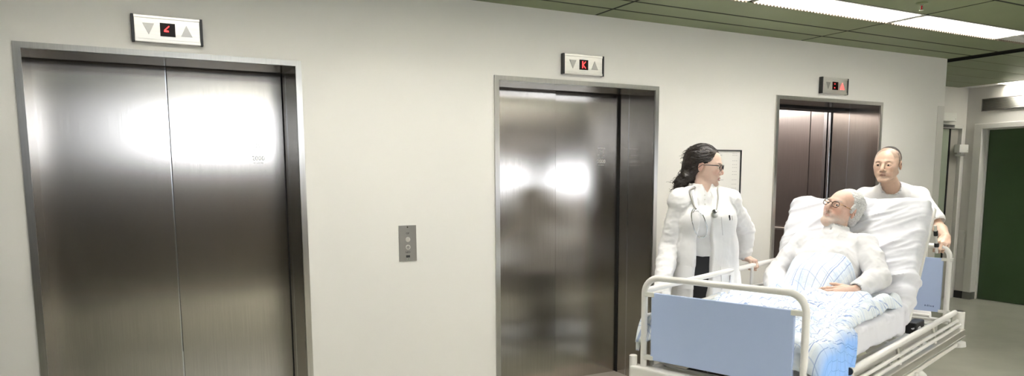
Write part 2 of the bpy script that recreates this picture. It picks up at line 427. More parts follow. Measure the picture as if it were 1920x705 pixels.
# call button plate
t = thing('call_button_panel', (1.459, W, 1.024), 'steel elevator call button plate on the wall between two elevators', 'call panel')
MB().box(1.404, 1.514, W-.004, W, 1.024, 1.238, .0012).build('plate', MT['alu_dark'], t)
for zz in (1.154, 1.108):
    q = MB().tube([(1.459, W-.003, zz), (1.459, W-.009, zz), (1.459, W-.0095, zz)], [.0145, .0145, .012], 20).build('button', MT['alu'], t, True)
    MB().tube([(1.459, W-.0095, zz), (1.459, W-.011, zz)], [.0095, .0095], 20).build('button_face', MT['alu_dark'] if zz < 1.13 else MT['alu'], q)
for zz in (1.227, 1.046-.010): MB().tube([(1.459, W-.003, zz), (1.459, W-.0055, zz)], [.0065, .004], 12).build('screw', MT['chrome'], t)
MB().box(1.447, 1.471, W-.0055, W-.003, 1.046, 1.060, .001).build('key_slot', MT['black'], t)
text_part('engraved_text', [('OP', .015, (1.459, W-.0047, 1.190), (1, 0, 0), (0, 0, 1))], MT['ink'], t)
text_part('engraved_text', [('NED', .015, (1.459, W-.0047, 1.077), (1, 0, 0), (0, 0, 1))], MT['ink'], t)

# framed notice
t = thing('framed_notice', (3.98, W, 1.413), 'white notice in a thin black frame on the wall behind the doctor', 'framed notice')
x0, x1, z0, z1 = 3.80, 4.141, 1.30, 1.718
m = MB()
for q in ((x0, x1, z0, z0+.008), (x0, x1, z1-.008, z1), (x0, x0+.008, z0, z1), (x1-.008, x1, z0, z1)): m.box(q[0], q[1], W-.016, W, q[2], q[3], .0015)
m.build('frame', MT['black'], t)
MB().box(x0+.008, x1-.008, W-.006, W-.003, z0+.008, z1-.008).build('sheet', MT['paper'], t)
m = MB()
rn = random.Random(3)
for zz in (1.690, 1.676, 1.636, 1.607, 1.585, 1.555, 1.532, 1.492, 1.46, 1.43, 1.38, 1.34):
    for k in range(3): m.box(4.055+k*.018, 4.055+k*.018+.010, W-.0066, W-.006, zz, zz+.0035)
    m.box(3.83, 3.83+rn.uniform(.08, .15), W-.0066, W-.006, zz, zz+.0035)
m.build_each('printed_line', mat('grey_print', (.42, .40, .40), .6), t)

# corner guard
t = thing('corner_guard', (XE, W, 0), 'tall pale metal guard strip on the outside corner of the elevator wall', 'corner guard')
MB().box(6.575, XE+.003, W-.003, W, 0, 2.152, .001).box(XE, XE+.003, W-.003, W+.09, 0, 2.152, .001).build('guard_plate', MT['guard'], t)
m = MB()
for zz in (2.09, 1.72, 1.35, .98, .6, .2): m.tube([(6.60, W-.003, zz), (6.60, W-.0048, zz)], [.005, .003], 10)
m.build_each('screw', MT['alu'], t)

# baseboards
for i, (a, b) in enumerate([(XL, ELEV[0][0]), (ELEV[0][1], ELEV[1][0]), (ELEV[1][1], ELEV[2][0]), (ELEV[2][1], 6.57)]):
    S(MB().box(a, b, W-.012, W, 0, .09, .003).build('baseboard_front_%d' % (i+1), MT['rubber']))
S(MB().box(XB-.012, XB, 5.168, YA, 0, .09, .003).build('baseboard_far', MT['rubber']))

# ------------------------------------------------------------------ green door in the far wall
m = MB()
fy = 5.16
m.box(XB-.018, XB+.09, DY1-.006, fy, .09, DZ+.055, .004).box(XB-.018, XB+.09, DY0-.08, DY0+.006, .09, DZ+.055, .004).box(XB-.018, XB+.09, DY0, DY1, DZ-.006, DZ+.055, .004)
m.box(XB+.085, XB+.12, DY1-.018, DY1+.03, .0, DZ, .003).box(XB+.085, XB+.12, DY0, DY1, DZ-.018, DZ+.03, .003)
S(m.build('trim_2', MT['white_paint']))
S(MB().box(XB-.020, XB+.12, DY1-.008, fy+.002, 0, .09, .002).build('trim_3', MT['alu_dark']))
S(MB().box(XB+.25, XB+.35, YO-.2, YA+1, -.05, HC+.2).build('far_light_block', MT['dark']))  # unseen dark sheet added to stop sky light leaking round the green door
S(MB().box(XL-.2, XB+.35, YA+1.6+.2, YA+1.9, -.05, HC+.2).box(XE-.18, XB+.3, YA+.15, YA+.25, -.05, HC+.2).build('back_light_block', MT['dark']))  # more unseen sheets, added to keep sky light out behind alcove and shaft
d1 = S(MB().box(XB+.12, XB+.165, DY0+.01, DY1-.02, .006, DZ-.006, .003).build('door_1', MT['green_door']))
h = MB(); h.tube([(XB+.12, 3.45, 1.03), (XB+.07, 3.45, 1.03), (XB+.07, 3.58, 1.03)], .009, 10); h.build('door_handle', MT['chrome'], d1, True)

# vent grille
t = thing('vent_grille', (XB, 4.6, 2.29), 'wide grey louvred vent grille high above the green door', 'vent grille')
y0, y1, z0, z1 = 3.85, 5.10, 2.285, 2.435
m = MB()
for q in ((y0, y1, z0, z0+.010), (y0, y1, z1-.010, z1), (y0, y0+.010, z0, z1), (y1-.010, y1, z0, z1)): m.box(XB-.012, XB, q[0], q[1], q[2], q[3], .002)
m.build('frame', MT['alu_dark'], t)
m = MB()
for k in range(10):
    z = z0+.017+k*.0128; Mx = Matrix.Translation((XB-.006, (y0+y1)/2, z)) @ Matrix.Rotation(math.radians(35), 4, 'Y')
    m.box(-.007, .007, -(y1-y0)/2+.01, (y1-y0)/2-.01, -.001, .001, M=Mx)
m.build_each('slat', MT['alu'], t)
MB().box(XB-.0015, XB-.0005, y0+.01, y1-.01, z0+.01, z1-.01).build('back_plate', mat('vent_shadow', (.16, .15, .13), .7), t)

# wall cover beside the green door
t = thing('wall_cover', (XB, 5.22, .51), 'narrow beige cover plate low on the wall left of the green door', 'cover plate')
MB().box(XB-.010, XB, 5.185, 5.262, .50, .845, .004).build('cover', MT['white_plastic'], t)
MB().box(XB-.0115, XB-.0095, 5.192, 5.255, .508, .837, .001).build('lid', MT['wall_cool'], t)

# ------------------------------------------------------------------ alcove doors
S(MB().box(9.035, 9.066, YA-.012, YA+.1, 0, 2.13, .003).box(7.45, 9.066, YA-.012, YA+.1, 2.09, 2.13, .003).build('trim_4', MT['white_paint']))
d2 = MB(); d2.box(7.46, 8.845, YA+.03, YA+.07, .006, 2.085, .003); d2 = S(d2.build('door_2', MT['green_glass']))
MB().box(8.846, 8.858, YA+.015, YA+.08, 0, 2.085).build('edge_seal', MT['black'], d2)
d3 = S(MB().box(8.862, 9.033, YA+.03, YA+.07, .006, 2.085, .003).build('door_3', MT['beige_panel']))
def closer(x0, x1, z0, z1, label, rods):
    t = thing('door_closer', ((x0+x1)/2, YA, z0), label, 'door closer', 'door closers on the alcove doors')
    MB().box(x0, x1, YA-.075, YA-.012, z0, z1, .006).build('body', MT['white_plastic'], t)
    m = MB(); m.cyl(((x1-.02), YA-.0755, z1-.07), ((x1-.02), YA-.0725, z1-.07), .004, 8); m.build('screw', MT['black'], t)
    if rods:
        m = MB()
        for dz in (-.045, -.062): m.box(x0-.1, x1+.0, YA-.06, YA-.035, z0+dz-.007, z0+dz+.004)
        m.box(x0+.05, x0+.07, YA-.055, YA-.04, z0-.06, z0+.004)
        m.build('arm', MT['black'], t)
    else:
        MB().box(x0-.03, x1-.03, YA-.06, YA-.04, z0-.045, z0-.02, .003).box(x0+.02, x0+.035, YA-.058, YA-.045, z0-.03, z0+.004).build('arm', MT['alu'], t)
closer(8.45, 8.80, 2.165, 2.262, 'upper white door closer with black arm in the alcove', True)
closer(8.90, 9.085, 1.80, 1.895, 'lower white door closer beside the alcove corner', False)
# ------------------------------------------------------------------ implicit-surface modelling (numpy)
def vnoise(P, seed=0):
    "smooth 3-D value noise, -1..1"
    P = np.asarray(P, float); i = np.floor(P).astype(np.int64); f = P-i; f = f*f*(3-2*f)
    def h(a):
        n = (a[..., 0]*73856093) ^ (a[..., 1]*19349663) ^ (a[..., 2]*83492791) ^ (seed*2654435761 & 0x7fffffff)
        n = (n ^ (n >> 13))*1274126177 & 0x7fffffff; n = (n ^ (n >> 16))*668265263 & 0x7fffffff
        return (n & 0xffff)/32767.5-1
    r = 0
    for dx in (0, 1):
        for dy in (0, 1):
            for dz in (0, 1):
                wgt = (f[..., 0] if dx else 1-f[..., 0])*(f[..., 1] if dy else 1-f[..., 1])*(f[..., 2] if dz else 1-f[..., 2])
                r = r+wgt*h(i+np.array([dx, dy, dz]))
    return r
def fbm(P, seed=0, oct=3):
    r = 0; a = 1.; s = 0
    for k in range(oct): r = r+a*vnoise(np.asarray(P)*2**k, seed+k*17); s += a; a *= .5
    return r/s
def ridged(P, seed=0, oct=2):
    r = 0; a = 1.; s = 0
    for k in range(oct): r = r+a*(1-2*np.abs(vnoise(np.asarray(P)*2**k, seed+k*31))); s += a; a *= .5
    return r/s
A_ = lambda *v: np.array(v, float)
def unit(v): v = np.asarray(v, float); return v/(np.linalg.norm(v)+1e-12)
class Cap:      # tapered capsule
    def __init__(s, a, b, ra, rb): s.a, s.b, s.ra, s.rb = A_(*a), A_(*b), ra, rb
    def box(s): r = max(s.ra, s.rb); return np.minimum(s.a, s.b)-r, np.maximum(s.a, s.b)+r
    def __call__(s, P):
        d = s.b-s.a; t = np.clip(((P-s.a)@d)/(d@d+1e-12), 0, 1)
        return np.linalg.norm(P-s.a-t[:, None]*d, axis=1)-(s.ra+(s.rb-s.ra)*t)
class Ell:      # ellipsoid, R rows = axes
    def __init__(s, c, r, R=None): s.c, s.r, s.R = A_(*c), A_(*r), np.eye(3) if R is None else np.asarray(R, float)
    def box(s): m = max(s.r); return s.c-m, s.c+m
    def __call__(s, P):
        q = (P-s.c)@s.R.T; k0 = np.linalg.norm(q/s.r, axis=1); k1 = np.linalg.norm(q/(s.r**2), axis=1)
        return k0*(k0-1)/(k1+1e-9)
class ECap:     # capsule with elliptic cross-section: widths (w along axis W) and depth scaled
    def __init__(s, a, b, ra, rb, W, fl): # radii along W ; thickness = radius*fl
        s.a, s.b, s.ra, s.rb, s.fl = A_(*a), A_(*b), ra, rb, fl; d = unit(s.b-s.a); s.W = unit(A_(*W)-d*(A_(*W)@d)); s.D = np.cross(d, s.W); s.d = d
    def box(s): r = max(s.ra, s.rb); return np.minimum(s.a, s.b)-r, np.maximum(s.a, s.b)+r
    def __call__(s, P):
        d = s.b-s.a; t = np.clip(((P-s.a)@d)/(d@d+1e-12), 0, 1); q = P-s.a-t[:, None]*d
        r = s.ra+(s.rb-s.ra)*t
        e = np.sqrt((q@s.W)**2+(q@s.D/s.fl)**2+(q@s.d/s.fl)**2)
        return (e-r)*min(1, s.fl)**.5
class RBox:
    def __init__(s, c, h, R=None, rr=.01): s.c, s.h, s.rr, s.R = A_(*c), A_(*h), rr, np.eye(3) if R is None else np.asarray(R, float)
    def box(s): m = np.linalg.norm(s.h); return s.c-m, s.c+m
    def __call__(s, P):
        q = np.abs((P-s.c)@s.R.T)-(s.h-s.rr); return np.linalg.norm(np.maximum(q, 0), axis=1)+np.minimum(q.max(1), 0)-s.rr
def smin(a, b, k):
    h = np.clip(.5+.5*(b-a)/k, 0, 1); return b+(a-b)*h-k*h*(1-h)
def smax(a, b, k): return -smin(-a, -b, k)
class Body:
    "sequence of (op, prim, k): '+' smooth union, '-' smooth subtraction, '&' intersection"
    def __init__(s): s.ops = []
    def add(s, p, k=.02): s.ops.append(('+', p, k)); return s
    def sub(s, p, k=.01): s.ops.append(('-', p, k)); return s
    def inter(s, p, k=.01): s.ops.append(('&', p, k)); return s
    def __call__(s, P):
        d = np.full(len(P), 9.)
        for op, p, k in s.ops:
            if op == '+' and hasattr(p, 'box'):
                lo, hi = p.box(); m = np.all((P > lo-k*1.5-.03) & (P < hi+k*1.5+.03), axis=1)
                if not m.any(): continue
                v = p(P[m]); dm = d[m]
                d[m] = np.where(dm > 8, v, smin(dm, v, k))
            elif op == '+': d = smin(d, p(P), k)
            elif op == '-': d = smax(d, -p(P), k)
            else: d = smax(d, p(P), k)
        return d
    def bounds(s):
        L = [p.box() for op, p, k in s.ops if op == '+' and hasattr(p, 'box')]
        return np.min([l for l, h in L], axis=0)-.02, np.max([h for l, h in L], axis=0)+.02
def surfnet(fn, lo, hi, h):
    lo = np.asarray(lo, float); n = np.maximum(np.ceil((np.asarray(hi)-lo)/h).astype(int)+1, 3)
    ax = [lo[i]+h*np.arange(n[i]) for i in range(3)]
    V = np.empty(n)
    YZ = np.stack(np.meshgrid(ax[1], ax[2], indexing='ij'), -1).reshape(-1, 2)
    st = max(1, 300000//len(YZ))
    for i in range(0, n[0], st):
        X = ax[0][i:i+st]; P = np.concatenate([np.repeat(X, len(YZ))[:, None], np.tile(YZ, (len(X), 1))], 1)
        V[i:i+st] = fn(P).reshape(len(X), n[1], n[2])
    S_ = V < 0
    c = S_[:-1, :-1, :-1].astype(np.int8)
    cnt = sum(S_[a:n[0]-1+a, b:n[1]-1+b, d:n[2]-1+d].astype(np.int8) for a in (0, 1) for b in (0, 1) for d in (0, 1))
    act = (cnt > 0) & (cnt < 8); idx = np.full(act.shape, -1, np.int64); idx[act] = np.arange(act.sum())
    C = np.argwhere(act); acc = np.zeros((len(C), 3)); num = np.zeros(len(C))
    cor = [(a, b, d) for a in (0, 1) for b in (0, 1) for d in (0, 1)]
    for p in cor:
        for k in range(3):
            if p[k]: continue
            q = list(p); q[k] = 1
            v0 = V[C[:, 0]+p[0], C[:, 1]+p[1], C[:, 2]+p[2]]; v1 = V[C[:, 0]+q[0], C[:, 1]+q[1], C[:, 2]+q[2]]
            m = (v0 < 0) != (v1 < 0); t = np.where(m, v0/(v0-v1+1e-20), 0)
            pt = np.array(p, float)[None].repeat(len(C), 0); pt[:, k] += t
            acc[m] += pt[m]; num[m] += 1
    verts = lo+h*(C+acc/num[:, None]); faces = []
    for k in range(3):
        o = [(0, 0, 0), (0, 0, 0)]; a, b = [(1, 2), (2, 0), (0, 1)][k]
        sl0 = [slice(None)]*3; sl1 = [slice(None)]*3; sl0[k] = slice(0, -1); sl1[k] = slice(1, None)
        ch = S_[tuple(sl0)] != S_[tuple(sl1)]; E = np.argwhere(ch)
        E = E[(E[:, a] > 0) & (E[:, b] > 0) & (E[:, a] < n[a]-1) & (E[:, b] < n[b]-1)]
        ins = S_[E[:, 0], E[:, 1], E[:, 2]]
        def cell(da, db):
            q = E.copy(); q[:, a] -= da; q[:, b] -= db; return idx[q[:, 0], q[:, 1], q[:, 2]]
        Q = np.stack([cell(1, 1), cell(0, 1), cell(0, 0), cell(1, 0)], 1)
        Q[~ins] = Q[~ins][:, ::-1]; faces.append(Q)
    F = np.concatenate(faces); F = F[(F >= 0).all(1)]
    e = h*.3
    for _ in range(2):
        d0 = fn(verts); g = np.stack([fn(verts+np.eye(3)[i]*e)-d0 for i in range(3)], 1)/e
        gn = (g**2).sum(1); verts = verts-g*(np.clip(d0, -h, h)/np.maximum(gn, .2))[:, None]*.9
    return verts, F
def vnormals(v, F):
    t = v[F]; nf = np.cross(t[:, 2]-t[:, 0], t[:, 3]-t[:, 1]) if F.shape[1] == 4 else np.cross(t[:, 1]-t[:, 0], t[:, 2]-t[:, 0])
    n = np.zeros_like(v)
    for k in range(F.shape[1]): np.add.at(n, F[:, k], nf)
    return n/(np.linalg.norm(n, axis=1)[:, None]+1e-12)
def relax(v, F, it=1, lam=.5):
    for _ in range(it):
        s = np.zeros_like(v); c = np.zeros(len(v))
        for a, b in ((0, 1), (1, 2), (2, 3), (3, 0)):
            np.add.at(s, F[:, a], v[F[:, b]]); np.add.at(c, F[:, a], 1); np.add.at(s, F[:, b], v[F[:, a]]); np.add.at(c, F[:, b], 1)
        v = v+lam*(s/np.maximum(c, 1)[:, None]-v)
    return v
def sdf_obj(name, body, h, m, parent=None, disp=None, it=1, lo=None, hi=None, mats=None, pick=None, tint=None):
    l, u = body.bounds() if lo is None else (np.array(lo), np.array(hi))
    v, F = surfnet(body, l, u, h)
    if it: v = relax(v, F, it, .4)
    if disp is not None:
        n = vnormals(v, F); d = disp(v, n)
        v = v+(n*d[:, None] if d.ndim == 1 else d)
    fm = None
    if pick is not None: fm = pick(v[F].mean(1))
    o = mesh_obj(name, v, F, m, parent, True, mats=mats, fmat=fm)
    if tint is not None:
        c = tint(v); at_ = o.data.color_attributes.new('tint', 'FLOAT_COLOR', 'POINT')
        at_.data.foreach_set('color', np.concatenate([c, np.ones((len(c), 1))], 1).astype(np.float32).ravel())
    return o
def tint_mat(name, rough, **kw):
    m = mat(name, (1, 1, 1), rough, **kw); N, L, b = nodes(m)
    a = N.new('ShaderNodeVertexColor'); a.layer_name = 'tint'
    n = N.new('ShaderNodeTexNoise'); n.inputs['Scale'].default_value = 60; n.inputs['Detail'].default_value = 3
    tc = N.new('ShaderNodeTexCoord'); L.new(tc.outputs['Object'], n.inputs['Vector'])
    mr = N.new('ShaderNodeMapRange'); mr.inputs['To Min'].default_value = .90; mr.inputs['To Max'].default_value = 1.08; L.new(n.outputs['Fac'], mr.inputs['Value'])
    mx = N.new('ShaderNodeMix'); mx.data_type = 'RGBA'; mx.blend_type = 'MULTIPLY'; mx.inputs[0].default_value = 1
    L.new(a.outputs['Color'], mx.inputs[6]); L.new(mr.outputs[0], mx.inputs[7]); L.new(mx.outputs[2], b.inputs['Base Color'])
    bp = N.new('ShaderNodeBump'); bp.inputs['Strength'].default_value = .15; bp.inputs['Distance'].default_value = .001
    L.new(n.outputs['Fac'], bp.inputs['Height']); L.new(bp.outputs[0], b.inputs['Normal'])
    return m
def cloth_mat(name, col, rough=.8, weave=900, bump=.1):
    m = mat(name, col, rough); N, L, b = nodes(m)
    b.inputs['Sheen Weight'].default_value = .15
    tc = N.new('ShaderNodeTexCoord'); n = N.new('ShaderNodeTexNoise'); n.inputs['Scale'].default_value = weave; L.new(tc.outputs['Object'], n.inputs['Vector'])
    bp = N.new('ShaderNodeBump'); bp.inputs['Strength'].default_value = bump; bp.inputs['Distance'].default_value = .0006
    L.new(n.outputs['Fac'], bp.inputs['Height']); L.new(bp.outputs[0], b.inputs['Normal'])
    return m
# ------------------------------------------------------------------ hospital bed
bd = unit([.9516, .3073, 0]); bn = A_(bd[1], -bd[0], 0)     # along (foot -> head), across (towards the camera side)
BR = A_(2.608, 2.142, 0)                                     # floor point under the right foot-end post
def B(t, o, z): return BR+bd*t+bn*o+A_(0, 0, z)
BW = .833
bed = thing('hospital_bed', tuple(B(1.2, -BW/2, 0)), 'white hospital bed with blue end boards, raised backrest and lowered side rail', 'hospital bed')
def bbox(mb, t0, t1, o0, o1, z0, z1, bev=.004):
    Mx = Matrix([[bd[0], bn[0], 0, BR[0]], [bd[1], bn[1], 0, BR[1]], [0, 0, 1, 0], [0, 0, 0, 1]])
    return mb.box(t0, t1, o0, o1, z0, z1, bev, Mx)
def hoop(t, o0, o1, zb, zt, r, R=.085, n=8):
    P = [B(t, o0, zb), B(t, o0, zt-R)]
    P += [B(t, o0+R-R*math.cos(a), zt-R+R*math.sin(a)) for a in np.linspace(0, PI/2, n+1)[1:]]
    P += [B(t, o1-R+R*math.sin(a), zt-R+R*math.cos(a)) for a in np.linspace(0, PI/2, n+1)]
    P += [B(t, o1, zb)]
    return MB().tube(P, r, 16)
fb = hoop(0, -BW-.004, .004, .50, 1.000, .0165).build('foot_hoop', MT['white_tube'], bed, True)
m = MB(); bbox(m, -.012, .008, -BW+.045, -.045, .568, .922, .003); m.build('foot_board', MT['blue_panel'], bed)
m = MB()
for o in (-BW+.03, -.03):
    for z in (.912, .578): bbox(m, -.015, .012, o-.03, o+.03, z-.012, z+.012, .003)
m.build_each('board_clamp', MT['white_plastic'], bed)
# low cross beam under the foot end with bumper posts
m = MB(); bbox(m, -.05, .03, -BW-.06, .06, .40, .525, .008); m.build('foot_beam', MT['white_paint'], bed)
for o in (-BW-.062, .062):
    MB().tube([B(-.01, o, .38), B(-.01, o, .575), B(-.01, o, .578)], [.021, .021, .017], 16).build('lifting_pole_socket', MT['white_paint'], bed, True)
# head end hoop and board
tH, oH = 2.34, .022
hoop(tH, -BW-oH, oH, .52, 1.045, .0175, .075).build('head_hoop', MT['white_tube'], bed, True)
m = MB(); bbox(m, tH-.012, tH+.008, -BW+.03, -.012, .595, .965, .003); hb = m.build('head_board', MT['blue_panel'], bed)
mk = MB()
for k_, (w__, h__) in enumerate(((.006, .012), (.004, .008), (.005, .013), (.004, .012), (.006, .008), (.005, .008), (.007, .009))):
    bbox(mk, tH-.0135, tH-.0115, -.105+k_*.0085, -.105+k_*.0085+w__*.7, .628, .628+h__, 0)
mk.build_each('printed_letter', mat('blue_ink', (.05, .08, .25), .5), hb)
m = MB()
for z in (.957, .603):
    for o in (-BW+.005, .012): bbox(m, tH-.016, tH+.012, o-.035, o+.035, z-.010, z+.010, .003)
m.build_each('board_clamp', MT['white_plastic'], bed)
# main frame
m = MB()
for o in (-BW+.05, -.05): bbox(m, .03, 2.38, o-.02, o+.02, .46, .53, .004)
for t in (.1, .8, 1.5, 2.3): bbox(m, t-.02, t+.02, -BW+.05, -.05, .47, .52, .004)
m.build('frame', MT['white_tube'], bed)
m = MB()
for t in (.45, .75, 1.05): bbox(m, t, t+.22, -BW+.06, -.06, .572, .585, .003)
m.build('mattress_deck', MT['white_paint'], bed)
# head-end cross tubes and bracket seen behind the backrest
m = MB(); m.tube([B(2.12, -.5, .60), B(2.12, -.02, .60)], .012, 12); m.tube([B(2.30, -BW, .55), B(2.30, .06, .55)], .013, 12)
m.build_each('head_cross_tube', MT['white_tube'], bed, True)
m = MB(); bbox(m, 1.62, 1.80, -.03, .03, .56, .63, .008); m.build('backrest_hinge', MT['black'], bed)
m = MB(); bbox(m, 1.75, 2.2, -.35, -.05, .47, .50, .004)
for k in range(4): bbox(m, 1.85+k*.1, 1.9+k*.1, -.10, -.04, .505, .53, .004)
m.build('backrest_motor_cover', MT['white_plastic'], bed)
# undercarriage
m = MB()
for s in (1, -1):
    m.tube([B(.45, -BW/2+s*.3, .46), B(1.3, -BW/2+s*.3, .22)], .022, 10); m.tube([B(1.9, -BW/2+s*.3, .46), B(1.15, -BW/2+s*.3, .22)], .022, 10)
    bbox(m, .25, 2.1, -BW/2+s*.3-.03, -BW/2+s*.3+.03, .16, .22, .006)
bbox(m, .30, .38, -BW/2-.3, -BW/2+.3, .16, .22, .006); bbox(m, 1.98, 2.06, -BW/2-.3, -BW/2+.3, .16, .22, .006)
m.build('undercarriage', MT['white_paint'], bed)
for t in (.30, 2.05):
    for o in (-BW/2-.33, -BW/2+.33):
        c = MB().cyl(B(t, o, .16), B(t, o, .10), .018, 12); bbox(c, t-.03, t+.03, o-.025, o+.025, .09, .12, .006)
        cs = c.build('caster', MT['white_plastic'], bed, True)
        MB().tube([B(t, o-.018, .06), B(t, o-.014, .06), B(t, o+.014, .06), B(t, o+.018, .06)], [.05, .06, .06, .05], 24).build('wheel', MT['rubber'], cs, True)
# lowered side rail on the camera side: three tubes over a channel
oR = .085
r = MB().tube([B(.34, oR, .600), B(2.29, oR, .612)], .0175, 16).build('lowered_side_rail', MT['white_tube'], bed, True)
MB().tube([B(.332, oR, .600), B(.341, oR, .600)], .0185, 16).build('end_cap', MT['black'], r, True)
m = MB()
m.tube([B(.36, oR+.012, .545), B(2.32, oR+.012, .553)], .0105, 12)
m.tube([B(.36, oR+.024, .515), B(2.34, oR+.024, .523)], .0105, 12)
m.build_each('rail_bar', MT['white_tube'], bed, True)
m = MB()
for t in (.36, 1.05, 1.75): m.tube([B(t, oR+.004, .60), B(t+.02, oR+.008, .55), B(t+.03, oR+.016, .50), B(t+.02, oR-.02, .46)], .011, 10)
m.build_each('rail_link', MT['alu'], bed, True)
m = MB()
for t in (.9, 1.25, 1.45, 1.62, 1.95, 2.1): bbox(m, t, t+.035, oR-.012, oR+.022, .522, .545, .006)
m.build_each('rail_catch', MT['chrome'], bed)
m = MB()
bbox(m, .20, 2.38, oR-.02, oR+.05, .435, .493, .006); bbox(m, .20, 2.38, oR+.046, oR+.056, .44, .452, .002).build('side_channel', MT['alu'], bed)
m = MB(); bbox(m, .20, 2.3, oR-.03, oR+.03, .385, .432, .004); m.build('lower_beam', MT['white_paint'], bed)
k = MB(); k.tube([B(1.33, oR+.03, .40), B(1.33, oR+.03, .335)], .016, 12); k.build('knob_bracket', MT['white_plastic'], bed, True)
k = MB(); k.tube([B(1.33, oR+.03, .345), B(1.33, oR+.085, .345)], .006, 10); k.tube([B(1.33, oR+.08, .345), B(1.33, oR+.085, .345), B(1.33, oR+.10, .345), B(1.33, oR+.104, .345)], [.012, .024, .024, .018], 14)
k.build('clamp_knob', MT['black'], bed, True)
# head-end corner buffer
q = MB().tube([B(2.41, oR, .455), B(2.41, oR, .60), B(2.41, oR, .603)], [.036, .036, .030], 20).build('corner_socket', MT['white_paint'], bed, True)
MB().tube([B(2.41, oR, .602), B(2.41, oR, .608)], [.030, .030], 20).build('socket_ring', MT['chrome'], q, True)
MB().tube([B(2.41, oR, .40), B(2.41, oR, .395), B(2.41, oR, .365), B(2.41, oR, .355)], [.03, .052, .056, .03], 20).build('corner_bumper', MT['white_plastic'], bed, True)
MB().tube([B(2.41, oR, .46), B(2.41, oR, .395)], [.02, .02], 14).build('bumper_stem', MT['chrome'], bed, True)
# raised side rail on the wall side
oL = -BW-.015
MB().tube([B(.02, oL, .925), B(1.10, oL, .945), B(1.62, oL, .952), B(1.66, oL, .93), B(1.67, oL, .90), B(1.67, oL, .55)], .0155, 14).build('raised_side_rail', MT['white_tube'], bed, True)
MB().tube([B(.02, oL, .79), B(1.66, oL, .815)], .010, 12).tube([B(.02, oL, .68), B(1.66, oL, .70)], .010, 12).build_each('raised_rail_bar', MT['white_tube'], bed, True)
m = MB()
for t in (.02, 1.25): m.tube([B(t, oL, .94 if t > .5 else .925), B(t, oL, .50)], .010, 10)
m.build_each('rail_post', MT['white_tube'], bed, True)
m = MB()
for t in (.93, .975): m.tube([B(t, oL+.012, .915), B(t, oL+.014, .87), B(t+.01, oL+.014, .855)], .005, 8)
m.build_each('rail_hook', MT['chrome'], bed, True)
# white cable looping below the foot board
MB().tube([B(.05, -BW+.03, .60), B(.05, -BW+.06, .555), B(.05, -BW+.14, .532), B(.05, -BW+.3, .528), B(.05, -BW+.5, .530)], .007, 8).build('cable', MT['white_plastic'], bed, True)

